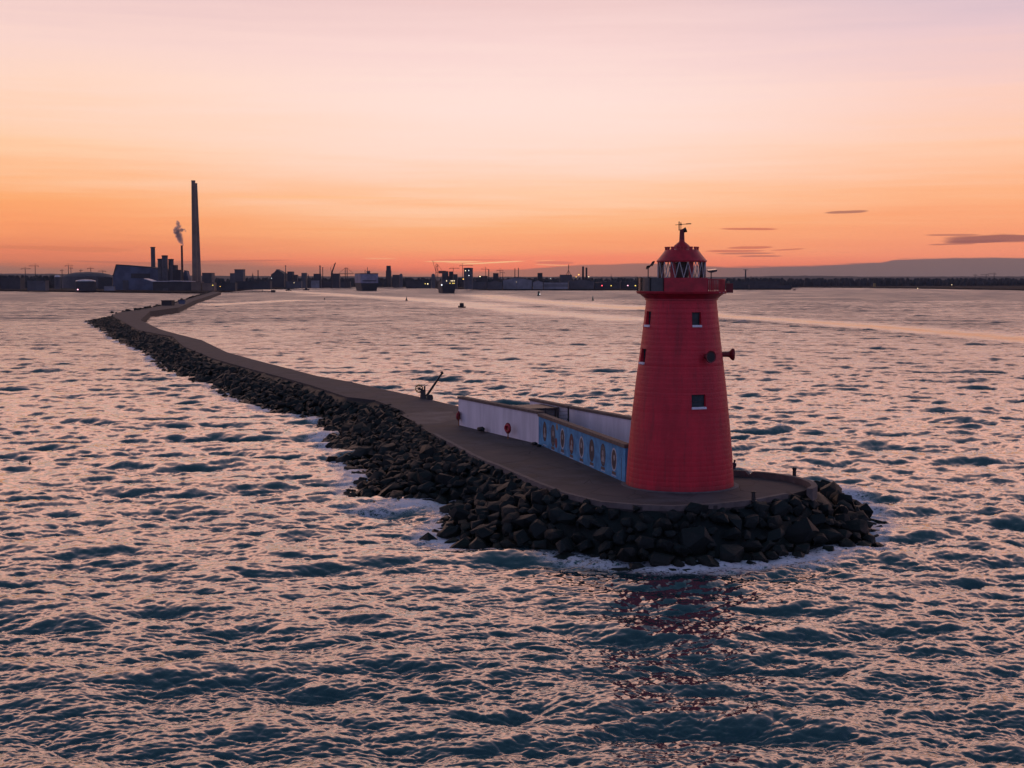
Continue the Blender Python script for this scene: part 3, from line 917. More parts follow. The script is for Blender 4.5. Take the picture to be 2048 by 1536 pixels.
# ------------------------------------------------------------------ lighthouse
YL = 114.9
LC = at(1359, 985, YL); LC.z = ZQ
def zl(py): return at(1359, py, YL).z
SC = YL / FPX                               # metres per pixel at the tower
FACE = math.atan2(-LC.y, -LC.x)             # direction from the tower to the viewer
def ang(deg): return FACE + R(deg)          # positive turns to the right of the photograph
def lp(r, deg, z): return Vector((LC.x + r * math.cos(ang(deg)), LC.y + r * math.sin(ang(deg)), z))
lh = thing('lighthouse', LC, 'tall round red lighthouse with a glazed lantern, standing on the quay', 'lighthouse')

PROF = [(592, 69.0), (600, 69.7), (682, 78.8), (764, 89.5), (835, 97.3), (901, 103.8), (975, 108.7), (990, 109.5)]
def rad(z):
    pts = [(zl(py), w * SC) for py, w in PROF]
    pts.sort()
    if z <= pts[0][0]: return pts[0][1]
    for (z0, r0), (z1, r1) in zip(pts, pts[1:]):
        if z <= z1: return r0 + (r1 - r0) * (z - z0) / (z1 - z0)
    return pts[-1][1]

WINDOWS = [(24.0, 1390, 623, 652, 0.84, 'window'), (23.0, 1396, 782, 810, 1.14, 'window'), (-61.5, 1293, 622, 653, 0.84, 'window'), (-64.5, 1285, 696, 727, 0.84, 'window')]
def build_tower():
    NS = 240
    ztop = zl(592)
    holes = []
    for deg, px, y0, y1, wid, nm in WINDOWS:
        z1, z0 = zl(y0), zl(y1)
        r = rad((z0 + z1) / 2)
        half = max(1, round((wid / r) / (2 * math.pi / NS) / 2))
        # columns are counted from the direction that faces the viewer
        c = round(deg / (360.0 / NS))
        holes.append((c - half, c + half, z0, z1, deg))
    zs = set([ZQ - 0.1, ztop])
    z = ZQ; course = 0.43
    rows = []
    while z < ztop - 0.1:
        rows.append(z); z += course
    levels = []
    for q in rows:
        levels += [(q, 0.0), (q + 0.03, 0.005), (q + course - 0.03, 0.003)]
    for c0, c1, z0, z1, d in holes:
        for zz in (z0, z1):
            levels.append((zz, 0.02))
    levels = sorted(l for l in levels if l[0] < ztop)
    levels.append((ztop, 0.0))
    lv = [levels[0]]
    for l in levels[1:]:
        if l[0] - lv[-1][0] > 0.012: lv.append(l)
        elif any(abs(l[0] - h[2]) < 1e-6 or abs(l[0] - h[3]) < 1e-6 for h in holes): lv[-1] = l
    mb = MB(); vs = []; fs = []
    for zz, off in lv:
        r = rad(zz) + off
        for j in range(NS):
            a = ang(j * 360.0 / NS)
            vs.append((LC.x + r * math.cos(a), LC.y + r * math.sin(a), zz))
    def is_hole(j, za, zb):
        for c0, c1, z0, z1, d in holes:
            jj = (j - c0) % NS
            if jj < (c1 - c0) and za > z0 - 1e-4 and zb < z1 + 1e-4: return True
        return False
    for i in range(len(lv) - 1):
        for j in range(NS):
            if is_hole(j, lv[i][0], lv[i + 1][0]): continue
            k = (j + 1) % NS
            fs.append((i * NS + j, i * NS + k, (i + 1) * NS + k, (i + 1) * NS + j))
    # reveals: the wall is thick behind each window
    for c0, c1, z0, z1, d in holes:
        b = len(vs); dep = 0.42
        a0, a1 = c0 * 360.0 / NS, c1 * 360.0 / NS
        for aa, zz in ((a0, z0), (a1, z0), (a1, z1), (a0, z1)):
            vs.append(tuple(lp(rad(zz) + 0.02, aa, zz))); vs.append(tuple(lp(rad(zz) - dep, aa, zz)))
        for q in range(4):
            p0, p1 = b + q * 2, b + ((q + 1) % 4) * 2
            fs.append((p0, p1, p1 + 1, p0 + 1))
    mb.add(vs, fs)
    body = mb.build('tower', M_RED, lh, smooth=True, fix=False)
    body.data.set_sharp_from_angle(angle=R(30))
    for c0, c1, z0, z1, d in holes:
        a0, a1 = c0 * 360.0 / NS, c1 * 360.0 / NS; am = (a0 + a1) / 2
        zm = (z0 + z1) / 2; r = rad(zm) - 0.30
        n = lp(1, am, 0) - lp(0, am, 0); tvec = Vector((-n.y, n.x, 0))
        w = (rad(zm) * R(a1 - a0)) / 2 + 0.02
        c = lp(r, am, zm)
        hh = (z1 - z0) / 2
        rzn = math.atan2(tvec.y, tvec.x)
        fr = MB()
        for sgn in (-1, 1):
            fr.box(c + tvec * sgn * (w - 0.05), (0.08, 0.08, 2 * hh), rzn)
        fr.box(c + Vector((0, 0, hh - 0.05)), (2 * w - 0.185, 0.075, 0.09), rzn); fr.box(c + Vector((0, 0, -hh + 0.05)), (2 * w - 0.185, 0.075, 0.09), rzn)
        fr.box(c, (2 * w - 0.185, 0.06, 0.05), rzn)
        f = fr.build('window', M_DARK, lh)
        MB().box(c - n * 0.02, (2 * w - 0.16, 0.02, 2 * hh - 0.1), rzn).build('pane', M_PANE, f)
        zs_ = z0 + 0.09
        ro = rad(z0)
        sl = MB().box(lp(ro - 0.06, am, z0 + 0.09), (2 * w - 0.02, 0.34, 0.18), rzn)
        sl.build('sill', M_SILL, f, bevel=0.015)
build_tower()

# cornice that carries the gallery
zc0, zc1, zg0 = zl(600), zl(586), zl(584)
rg = 88 * SC
MB().lathe((LC.x, LC.y, 0), [(rad(zl(600)) - 0.3, zl(601)), (rad(zl(600)) + 0.10, zl(600)), (72 * SC, zl(597)), (78 * SC, zl(592)), (83 * SC, zl(588)), (rg, zl(587)), (rg + 0.08, zl(584)), (rg + 0.08, zl(582)), (0.5, zl(581.8))], 96).build('cornice', M_REDS, lh, smooth=True)
# parapet round the gallery: red in front, smoked screens to the left, open bars to the right
zp0, zp1 = zl(582), zl(556)
MB().arc_wall((LC.x, LC.y, 0), rg - 0.25, rg - 0.10, zp0, zp1, ang(-23), ang(36), 32).build('gallery_parapet', M_REDS, lh, smooth=True)
sc = MB().arc_wall((LC.x, LC.y, 0), rg - 0.16, rg - 0.09, zp0 - 0.02, zp1 + 0.02, ang(-88), ang(-23.6), 10).build('gallery_screen', M_SCREEN, lh)
pm = MB()
for d in (-88, -66, -45, -24.2):
    pm.tube([lp(rg - 0.04, d, zp0), lp(rg - 0.04, d, zp1 + 0.08)], 0.045, 6)
pm.build('screen_post', M_DARK, sc)
rl = MB()
for i in range(17):
    d = 37 + i * 3.2
    rl.tube([lp(rg - 0.12, d, zp0), lp(rg - 0.12, d, zl(559))], 0.035, 6)
rl.arc_wall((LC.x, LC.y, 0), rg - 0.19, rg - 0.06, zl(559.2), zl(557.6), ang(36.2), ang(90), 24)
rl.build('railing', M_REDS, lh)
bk = MB()
for i in range(62):
    d = 92 + i * 2.9
    bk.tube([lp(rg - 0.12, d, zp0), lp(rg - 0.12, d, zl(559))], 0.03, 5)
bk.arc_wall((LC.x, LC.y, 0), rg - 0.19, rg - 0.06, zl(559.2), zl(557.6), ang(90.5), ang(271.5), 40)
bk.build('railing', M_REDS, lh)
# equipment box hung outside the railing and its white bracket
bx_ = lp(rg + 0.28, 88, zl(576))
MB().box(bx_, (0.42, 0.6, 0.80), FACE, 1.0).build('equipment_box', M_REDD, lh, bevel=0.03)
MB().box(lp(rg - 0.08, 62, zl(584.4)), (0.9, 0.25, 0.07), ang(62) + math.pi / 2).build('bracket', M_SILL, lh)
# lantern
rl_ = 47.5 * SC
zla, zlb = zl(557), zl(523)
MB().lathe((LC.x, LC.y, 0), [(rl_ + 0.05, zp0 - 0.02), (rl_ + 0.05, zla - 0.03), (rl_ + 0.12, zla), (rl_ + 0.12, zla + 0.06), (rl_ - 0.2, zla + 0.06)], 48).build('lantern_base', M_REDS, lh, smooth=True)
lan = MB().lathe((LC.x, LC.y, 0), [(rl_ - 0.03, zla + 0.05), (rl_ - 0.03, zlb)], 48, closed=False).build('lantern_glazing', M_GLASS, lh, smooth=True)
ab = MB()
NB = 18
for i in range(NB):
    d0, d1, d2 = 5 + i * 360 / NB, 5 + (i + 0.5) * 360 / NB, 5 + (i + 1) * 360 / NB
    ab.tube([lp(rl_, d0, zla + 0.05), lp(rl_, d1, zlb)], 0.032, 6)
    ab.tube([lp(rl_, d2, zla + 0.05), lp(rl_, d1, zlb)], 0.032, 6)
ab.build('glazing_bar', M_BAR, lan)
MB().lathe((LC.x, LC.y, 0), [(0.25, zla), (0.50, zla + 0.05), (0.66, zla + 0.3), (0.70, (zla + zlb) / 2), (0.66, zlb - 0.35), (0.5, zlb - 0.1), (0.3, zlb)], 24).build('lens', M_LENS, lh, smooth=True)
for d0, d1 in ((-38, -20), (24, 40)):
    MB().arc_wall((LC.x, LC.y, 0), rl_ - 0.55, rl_ - 0.48, zla + 0.06, zlb - 0.02, ang(d0), ang(d1), 8).build('lantern_panel', M_REDS, lh, smooth=True)
# roof of the lantern
zr = [(49.5, 524), (50.0, 521.5), (46, 517), (38, 507), (34.5, 502), (33.5, 500.5), (24, 498.5), (18, 495), (14.5, 490.5), (9, 486), (5.8, 483.5), (5.2, 479)]
rf = MB().lathe((LC.x, LC.y, 0), [(30 * SC, zl(523.5))] + [(w * SC, zl(py)) for w, py in zr], 64).build('lantern_roof', M_REDS, lh, smooth=True)
for i in range(16):
    d = 11 + i * 22.5
    c = lp(32.2 * SC, d, zl(499.2))
    MB().box(c, (0.20, 0.13, 0.30), ang(d) + math.pi / 2).box(c + Vector((0, 0, 0.18)), (0.30, 0.16, 0.10), ang(d) + math.pi / 2).build('roof_knob', M_REDS, rf)
vt = MB()
vt.lathe((LC.x, LC.y, 0), [(5.4 * SC, zl(483)), (4.9 * SC, zl(470)), (4.5 * SC, zl(461)), (4.5 * SC, zl(459)), (0.02, zl(458.6))], 20)
b0 = at(1362, 463, YL)
cw = vt.build('ventilator', M_REDD, lh, smooth=True)
MB().tube([LC.lerp(LC, 0) + Vector((0, 0, zl(461.5) - LC.z)), at(1367, 461.3, YL), at(1372.5, 459.2, YL)], [0.14, 0.17, 0.22], 14).build('cowl', M_BLACK, cw, smooth=True)
MB().tube([at(1358.2, 461, YL), at(1358.2, 443, YL)], 0.045, 8).build('lightning_rod', M_DARK, cw)
wv = MB()
wv.tube([at(1361.8, 461, YL), at(1361.8, 444, YL)], 0.03, 8)
wv.tube([at(1350.5, 449.8, YL), at(1382, 447.4, YL)], [0.022, 0.03], 8)
wv.ball(at(1361.8, 448.8, YL), 0.09, 1.0, 10, 6)
wv.slab([at(1372, 446.9, YL), at(1382.5, 446.4, YL), at(1382.5, 448.4, YL), at(1372, 448.9, YL)], 0.03, (0, 1, 0))
wv.build('weather_vane', M_DARK, cw)
# solar panels on poles at the gallery
pl = MB().tube([at(1296.3, 559, YL - 1.3), at(1296.3, 533.5, YL - 1.3)], 0.045, 8).build('solar_pole', M_DARK, lh)
MB().slab([at(1291.5, 538.5, YL - 1.3), at(1293, 533.2, YL - 1.3), at(1301.5, 532.0, YL - 1.3), at(1306.6, 522.0, YL - 1.3), at(1304.4, 523.4, YL - 1.3), at(1300, 530.4, YL - 1.3), at(1293.5, 531.6, YL - 1.3)], 0.7, (0.35, 1, 0)).build('solar_panel', M_SOLAR, pl)
pl = MB().tube([at(1422.3, 559, YL - 1.2), at(1422.3, 544, YL - 1.2)], 0.045, 8).build('solar_pole', M_DARK, lh)
MB().slab([at(1417, 541, YL - 1.2), at(1434.5, 539, YL - 1.2), at(1434.2, 543, YL - 1.2), at(1424, 545.6, YL - 1.2), at(1419, 545.2, YL - 1.2)], 0.7, (-0.1, 1, 0.1)).build('solar_panel', M_SOLAR, pl)
# fog horns
zh = zl(709)
def horn(deg, length):
    d = lp(1, deg, 0) - lp(0, deg, 0)
    a = lp(rad(zh) - 0.25, deg, zh)
    q = lambda s: a + d * s
    mb = MB().tube([q(0), q(0.25 + 0.45 * length), q(0.25 + 0.62 * length)], [0.22, 0.22, 0.25], 20)
    h = mb.build('fog_horn', M_REDD, lh, smooth=True)
    # bell: flared outside with a dark throat
    bl = MB()
    pts = [(0.24, 0.60), (0.32, 0.68), (0.45, 0.78), (0.52, 0.90), (0.50, 1.0), (0.44, 0.97), (0.36, 0.86), (0.20, 0.72), (0.02, 0.70)]
    bl.tube([q(0.25 + s * length) for r, s in pts], [r for r, s in pts], 24, caps=False, axis=d)
    bl.build('horn_bell', M_REDD, h, smooth=True, fix=False)
    MB().tube([q(0.25 + 0.90 * length), q(0.25 + 0.93 * length)], [0.45, 0.46], 20).build('horn_throat', M_BLACK, h)
horn(99, 1.05)
horn(36, 0.75)
MB().lathe((LC.x, LC.y, 0), [(rad(ZQ) + 0.42, ZQ - 0.05), (rad(ZQ) + 0.40, ZQ + 0.03), (rad(ZQ) + 0.30, ZQ + 0.045), (rad(ZQ) - 0.2, ZQ + 0.05)], 72).build('plinth', M_PLINTH, lh, smooth=True)

# ------------------------------------------------------------------ the walled yard beside the lighthouse
def wall_run(pts, h, thick, name, mat, label, cat, cope=0.22, over=0.14, side=1):
    """a straight-sided wall along pts (its face towards the walkway) with a coping"""
    base = pts[0]
    t = thing(name, Vector((base.x, base.y, ZQ)), label, cat)
    nrm = []
    for i, p in enumerate(pts):
        d = (pts[min(i + 1, len(pts) - 1)] - pts[max(i - 1, 0)]); d.z = 0; d.normalize()
        nrm.append(Vector((-d.y, d.x, 0)) * side)
    def strip(z0, z1, o0, o1, ex):
        mb = MB(); vs = []; fs = []
        n = len(pts)
        for i, p in enumerate(pts):
            e = Vector((0, 0, 0))
            if ex and i in (0, n - 1):
                d = (pts[1] - pts[0]) if i == 0 else (pts[-1] - pts[-2])
                e = d.normalized() * (-ex if i == 0 else ex)
            for o, z in ((o0, z0), (o1, z0), (o1, z1), (o0, z1)):
                q = p + nrm[i] * o + e
                vs.append((q.x, q.y, z))
        for i in range(n - 1):
            for k in range(4):
                fs.append((i * 4 + k, i * 4 + (k + 1) % 4, (i + 1) * 4 + (k + 1) % 4, (i + 1) * 4 + k))
        fs.append((3, 2, 1, 0)); fs.append(tuple((n - 1) * 4 + k for k in range(4)))
        return mb.add(vs, fs)
    strip(ZQ - 0.05, ZQ + h, 0, thick, 0).build('wall_face', mat, t)
    strip(ZQ + h, ZQ + h + cope, -over, thick + over, 0.06).build('coping', M_COPE, t, bevel=0.02)
    return t
A, B, C_ = P(917, 850, ZQ), P(1077, 888, ZQ), P(1250, 965, ZQ)
HW = at(917, 797, A.y).z - ZQ
HB = at(1077, 836, B.y).z - ZQ
wall_run([A, B], HW, 0.55, 'white_wall', M_WHITE, 'long whitewashed wall with a brown coping, facing the walkway', 'wall', 0.28, side=1)
d_ab = (C_ - B).normalized()
bw = wall_run([B + d_ab * 0.02, C_], (HB + at(1250, 891, C_.y).z - ZQ) / 2 - 0.02, 0.5, 'blue_wall', M_BLUE, 'blue painted wall with a row of oval portraits, ending at the lighthouse', 'wall', 0.34, 0.10, side=1)
# back wall of the yard
hb = 3.5
D0, D1, D2 = P(1059.5, 801, ZQ + hb), P(1144.6, 818, ZQ + hb), P(1285, 844, ZQ + hb)
for q in (D0, D1, D2): q.z = ZQ
wall_run([D0, D1, D2], hb, 0.5, 'white_wall', M_WHITE, 'whitewashed wall at the back of the yard, on the harbour side behind the blue wall', 'wall', 0.26, side=1)

# mural: eight painted ovals on the blue wall
nb = Vector((d_ab.y, -d_ab.x, 0))
if nb.dot(Vector((0, 0, 0)) - B) < 0: nb = -nb
M_OV = [paint('oval_brown', (0.075, 0.055, 0.05), 0.8, 0.4, 5), paint('oval_grey', (0.10, 0.095, 0.10), 0.8, 0.4, 5), paint('oval_rust', (0.12, 0.045, 0.04), 0.8, 0.4, 5)]
M_FRD = paint('oval_frame_dark', (0.05, 0.045, 0.05), 0.8, 0.3, 5); M_FRW = paint('oval_frame_pale', (0.42, 0.42, 0.46), 0.8, 0.3, 5)
M_FACE = paint('portrait_pale', (0.30, 0.26, 0.26), 0.8, 0.35, 7); M_COAT = paint('portrait_coat', (0.045, 0.040, 0.05), 0.8, 0.5, 7)
M_PLATE = paint('plate_brown', (0.115, 0.075, 0.06), 0.8, 0.6, 14); M_GOLD = paint('mural_ochre', (0.36, 0.19, 0.03), 0.8, 0.3, 6)
M_MAR = paint('mural_maroon', (0.17, 0.045, 0.04), 0.8, 0.4, 6); M_LAB = paint('plate_pale', (0.34, 0.40, 0.50), 0.8, 0.35, 9)
def on_wall(px, py, off=0.0):
    return hit_plane(px, py, B + nb * off, nb)
def disc(c, rx, rz, off, th, n=28, ring=0.0):
    mb = MB(); u = d_ab
    def pt(a, k, o): return c + u * (math.cos(a) * rx * k) + Vector((0, 0, math.sin(a) * rz * k)) + nb * o
    if ring <= 0:
        pts = [pt(2 * math.pi * i / n, 1, off) for i in range(n)]
        return mb.slab(pts, th, nb)
    vs = []; fs = []
    for i in range(n):
        a = 2 * math.pi * i / n
        vs += [pt(a, 1, off), pt(a, 1, off + th), pt(a, 1 - ring, off + th), pt(a, 1 - ring, off)]
    for i in range(n):
        for k in range(4):
            fs.append((i * 4 + k, i * 4 + (k + 1) % 4, ((i + 1) % n) * 4 + (k + 1) % 4, ((i + 1) % n) * 4 + k))
    return mb.add(vs, fs)
OV = [(1089.5, 863, 38, 'dark_oval', 0, 0), (1106, 871, 42, '', 1, 0), (1125, 877.5, 40, '', 0, 1), (1143, 888, 40, '', 2, 0), (1163, 894.5, 42, '', 1, 1), (1183.5, 901, 44, '', 0, 0), (1206, 910, 44, '', 1, 0), (1228, 919, 45, '', 0, 1)]
for i, (px, py, hpx, nm, mi, pale) in enumerate(OV):
    c = on_wall(px, py)
    rz_ = hpx * c.y / FPX / 2; rx_ = rz_ * 0.72
    ov = disc(c, rx_, rz_, 0.0, 0.008).build('portrait_oval', M_OV[mi], bw)
    disc(c, rx_ * 1.06, rz_ * 1.05, 0.0, 0.012, ring=0.15).build('oval_frame', M_FRW if pale else M_FRD, ov)
    disc(c + Vector((0, 0, rz_ * 0.18)) + d_ab * rx_ * (0.1 if i % 2 else -0.08), rx_ * 0.30, rz_ * 0.26, 0.008, 0.004).build('painted_head', M_FACE, ov)
    sh = []
    for k in range(13):
        a = math.pi * k / 12
        sh.append(c + d_ab * (math.cos(a) * rx_ * 0.62) + Vector((0, 0, -rz_ * 0.62 + math.sin(a) * rz_ * 0.55)) + nb * 0.008)
    MB().slab(sh, 0.003, nb).build('painted_coat', M_COAT if i % 3 else M_FACE, ov)
    pc = c + Vector((0, 0, -rz_ * 1.22))
    if i:
        q = [pc + d_ab * (sx * rx_ * 0.75) + Vector((0, 0, sz * rz_ * 0.13)) for sx, sz in ((-1, -1), (1, -1), (1, 1), (-1, 1))]
        MB().slab(q, 0.008, nb).build('name_plate', M_PLATE, ov)
    q = [pc + Vector((0, 0, -rz_ * 0.22)) + d_ab * (sx * rx_ * 0.9) + Vector((0, 0, sz * rz_ * 0.05)) for sx, sz in ((-1, -1), (1, -1), (1, 1), (-1, 1))]
    MB().slab(q, 0.006, nb).build('caption_strip', M_LAB, ov)
c = on_wall(1114, 854); disc(c, 0.28, 0.36, 0.0, 0.008).build('ochre_spot', M_GOLD, bw)
c = on_wall(1112.5, 886); disc(c, 0.42, 0.52, 0.013, 0.006).build('maroon_spot', M_MAR, bw)
c = on_wall(1243, 937); MB().slab([c + d_ab * sx * 0.05 + Vector((0, 0, sz * 0.95)) for sx, sz in ((-1, -1), (1, -1), (1, 1), (-1, 1))], 0.01, nb).build('dark_slot', M_DARK, bw)

# small flat-roofed shelter and mesh gate inside the yard
sh_c = P(1067, 814.5, ZQ + 3.3)
sh = thing('shelter', Vector((sh_c.x, sh_c.y, ZQ)), 'small shelter with a flat dark roof inside the yard, behind the white wall', 'shelter')
dirw = (D1 - D0).normalized(); rzs = math.atan2(dirw.y, dirw.x)
MB().box((sh_c.x, sh_c.y, ZQ + 3.30), (4.6, 4.2, 0.20), rzs).build('roof', M_DARK, sh, bevel=0.03)
MB().box((sh_c.x, sh_c.y, ZQ + 1.60), (4.0, 3.4, 3.18), rzs).build('wall', M_GREY, sh)
MB().box((sh_c.x + dirw.x * 2.02, sh_c.y + dirw.y * 2.02, ZQ + 1.0), (0.05, 0.95, 2.0), rzs).build('door', M_DARK, sh)
g0 = B + Vector((0.75, 0.55, 0)); g1 = D1 + (B - D1).normalized() * 0.55
gt = thing('mesh_fence', Vector((g0.x, g0.y, ZQ)), 'grey mesh fence with a gate across the yard, between the white walls', 'fence')
FH = 3.75
for u in (0.0, 0.55, 1.0):
    p = g0.lerp(g1, u)
    MB().tube([(p.x, p.y, ZQ), (p.x, p.y, ZQ + FH + .1)], 0.10 if u else 0.06, 8).build('post', M_DARK, gt)
ms = MB(); L = (g1 - g0).length; n = int(L / 0.11)
for i in range(1, n):
    p = g0.lerp(g1, i / n); ms.tube([(p.x, p.y, ZQ + 0.1), (p.x, p.y, ZQ + FH)], 0.022, 4)
for zz in (0.1, 0.5, 0.9, 1.3, 1.7, 2.1, 2.5, 2.9, 3.3, 3.74):
    ms.tube([(g0.x, g0.y, ZQ + zz), (g1.x, g1.y, ZQ + zz)], 0.022, 4)
ms.tube([(g0.x * .5 + g1.x * .5, g0.y * .5 + g1.y * .5, ZQ + 0.5), (g1.x, g1.y, ZQ + 2.6)], 0.03, 5)
ms.build('mesh_panel', M_DARK, gt)
# rusty low block, dark block by the walls
def low_block(px, py, sx, sy, sz, label, name='stone_block'):
    p = P(px, py, ZQ)
    o = bpy.data.objects.new(name, PROTO[3].copy()); COL.objects.link(o)
    o.location = (p.x, p.y, ZQ + sz * 0.28); o.scale = (sx / 2, sy / 2, sz / 2); o.rotation_euler = (0, 0, math.atan2((B - A).y, (B - A).x))
    tag(o, label, 'stone')
low_block(962, 864, 2.3, 0.9, 1.3, 'low dark rounded stone lying at the foot of the white wall, between the two lifebuoys')
low_block(1069, 891, 1.3, 0.8, 0.8, 'small dark stone where the white wall meets the blue wall')
low_block(1078, 894, 0.9, 0.7, 0.6, 'small pale-edged stone at the foot of the blue wall, under its first oval')
low_block(857, 870, 1.2, 0.9, 0.6, 'pale stone lying alone on the edge of the walkway, left of the white wall')

# lifebuoys in red housings on posts
M_LBP = paint('lifebuoy_post', (0.30, 0.12, 0.03), 0.6, 0.3, 4)
def lifebuoy(px, py, pyc, label, d=(-0.75, -0.66, 0)):
    p = P(px, py, ZQ)
    t = thing('lifebuoy_stand', p, label, 'lifebuoy', 'lifebuoys by the white wall')
    zc = at(px, pyc, p.y).z
    MB().tube([(p.x, p.y, ZQ), (p.x, p.y, zc)], 0.07, 8).build('post', M_LBP, t)
    d = Vector(d).normalized()
    c = Vector((p.x, p.y, zc)) + d * 0.09
    u = Vector((-d.y, d.x, 0))
    pts = []
    mb = MB(); vs = []; fs = []; n, m = 24, 8
    for i in range(n):
        a = 2 * math.pi * i / n; rr_ = u * math.cos(a) + Vector((0, 0, 1)) * math.sin(a)
        for j in range(m):
            b = 2 * math.pi * j / m
            vs.append(c + rr_ * (0.36 + 0.12 * math.cos(b)) + d * 0.12 * math.sin(b))
    for i in range(n):
        for j in range(m):
            fs.append((i * m + j, ((i + 1) % n) * m + j, ((i + 1) % n) * m + (j + 1) % m, i * m + (j + 1) % m))
    mb.add(vs, fs).build('ring', M_REDS, t, smooth=True)
    q = [c - d * 0.05 + (u * math.cos(2 * math.pi * k / 20) * 0.52 + Vector((0, 0, 1)) * math.sin(2 * math.pi * k / 20) * 0.62) for k in range(20)]
    MB().slab(q, 0.05, -d).build('back_board', M_REDD, t)
lifebuoy(1016, 877.5, 856.5, 'red lifebuoy on a post against the middle of the white wall')
lifebuoy(917.6, 851.5, 832, 'red lifebuoy on a post at the far end of the white wall', (-0.97, 0.30, 0))

# ------------------------------------------------------------------ parapet, bollards, crane, figure
PB = [P(1467, 952, ZQ), P(1490, 953.2, ZQ), P(1500, 954.3, ZQ), P(1530, 956.5, ZQ), P(1560, 960.3, ZQ), P(1587, 965, ZQ), P(1608, 971, ZQ), P(1622, 977.5, ZQ), P(1626, 984, ZQ), P(1616, 989.5, ZQ)]
PB = [LC + Vector((1.0, 11.6, 0)), LC + Vector((3.0, 10.6, 0))] + PB
def parapet():
    pts = resample(PB, 60)
    t = thing('parapet', Vector((pts[0].x, pts[0].y, ZQ)), 'low curved stone parapet round the end of the quay, right of the lighthouse', 'parapet')
    mb = MB(); vs = []; fs = []; n = len(pts)
    notch = min(range(n), key=lambda i: (pts[i] - P(1499.5, 954.2, ZQ)).length)
    for i, p in enumerate(pts):
        d = (pts[min(i + 1, n - 1)] - pts[max(i - 1, 0)]).normalized(); nn = Vector((d.y, -d.x, 0))
        if nn.dot(p - LC) < 0: nn = -nn
        hh = 0.52
        if i == notch: hh = 0.16
        for o, z in ((-0.12, -0.02), (0.38, -0.5), (0.38, hh), (-0.12, hh)):
            q = p + nn * o; vs.append((q.x, q.y, ZQ + z))
    for i in range(n - 1):
        for k in range(4):
            fs.append((i * 4 + k, i * 4 + (k + 1) % 4, (i + 1) * 4 + (k + 1) % 4, (i + 1) * 4 + k))
    fs.append((3, 2, 1, 0)); fs.append(tuple((n - 1) * 4 + k for k in range(4)))
    mb.add(vs, fs).build('parapet_wall', M_PARA, t)
parapet()
def bollard(px, py, pyt, label):
    p = P(px, py, ZQ); t = thing('bollard', p, label, 'bollard', 'black bollards at the quay edge')
    h = at(px, pyt, p.y).z - ZQ
    MB().lathe((p.x, p.y, ZQ), [(0.26, -0.02), (0.26, 0.06), (0.17, 0.12), (0.155, h * 0.82)], 18).build('post', M_BLACK, t, smooth=True)
    MB().lathe((p.x, p.y, ZQ), [(0.155, h * 0.82), (0.20, h * 0.86), (0.20, h * 0.95), (0.14, h), (0.02, h + 0.01)], 18).build('cap', M_BLACK, t, smooth=True)
bollard(1507, 1003, 982.5, 'short black bollard at the front edge of the quay, above the boulders')
bollard(1588.5, 962, 934.5, 'black bollard standing against the curved parapet on the right')

def crane():
    p = P(847, 797, ZQ); Y = p.y
    t = thing('hand_crane', p, 'old black hand crane with a yellow-rimmed wheel on the harbour edge of the walkway', 'crane')
    w = lambda px, py, o=0.0: at(px, py, Y + o)
    MB().tube([p + Vector((0, 0, -0.05)), w(846, 790), w(846.5, 781)], [0.55, 0.42, 0.36], 12).build('pedestal', M_BLACK, t, smooth=True)
    MB().tube([w(849.6, 795), w(849.3, 772)], 0.13, 8).build('mast', M_BLACK, t)
    MB().tube([w(841, 786), w(846.5, 779)], 0.24, 8).build('gearbox', M_BLACK, t)
    c = w(838.3, 777.3); rr_ = 7.4 * Y / FPX
    wh = MB(); vs = []; fs = []; n, m = 28, 6
    u, v, nn = Vector((0.92, 0.39, 0)), Vector((0, 0, 1)), Vector((0.39, -0.92, 0))
    for i in range(n):
        a = 2 * math.pi * i / n; e = u * math.cos(a) + v * math.sin(a)
        for j in range(m):
            b = 2 * math.pi * j / m; vs.append(c + e * (rr_ + 0.085 * math.cos(b)) + nn * 0.085 * math.sin(b))
    for i in range(n):
        for j in range(m):
            fs.append((i * m + j, ((i + 1) % n) * m + j, ((i + 1) % n) * m + (j + 1) % m, i * m + (j + 1) % m))
    wo = wh.add(vs, fs).build('wheel', M_YELLOW, t, smooth=True)
    sp = MB()
    for i in range(8):
        a = 2 * math.pi * i / 8; sp.tube([c, c + (u * math.cos(a) + v * math.sin(a)) * rr_], 0.05, 5)
    sp.tube([c - nn * 0.25, c + nn * 0.25], 0.17, 10)
    sp.build('spokes', M_BLACK, wo)
    MB().tube([c, w(846.5, 781)], 0.16, 8).build('axle', M_BLACK, t)
    MB().tube([w(851, 795), w(885, 745)], [0.20, 0.13], 10).build('jib', M_BLACK, t)
    MB().tube([w(849.3, 773.5), w(884.5, 746)], 0.018, 5).tube([w(841, 773), w(876, 752)], 0.018, 5).build('cable', M_DARK, t)
    MB().tube([w(882.2, 747.2), w(886, 744.2)], 0.22, 10).build('jib_head', M_BLACK, t)
    MB().box(w(853.2, 794.4), (0.45, 0.4, 0.35)).build('footing', paint('pale_footing', (0.40, 0.34, 0.20), 0.8), t)
    q = P(860, 799, ZQ)
    b = thing('stone_bollard', q, 'squat dark block beside the hand crane at the walkway edge', 'bollard')
    MB().box((q.x, q.y, ZQ + 0.30), (0.85, 0.8, 0.64), 0.3, 0.86).build('block', M_QWALL, b, bevel=0.05)
    MB().box((q.x, q.y, ZQ + 0.66), (0.6, 0.55, 0.10), 0.3, 0.9).build('cap', M_QWALL, b, bevel=0.02)
crane()

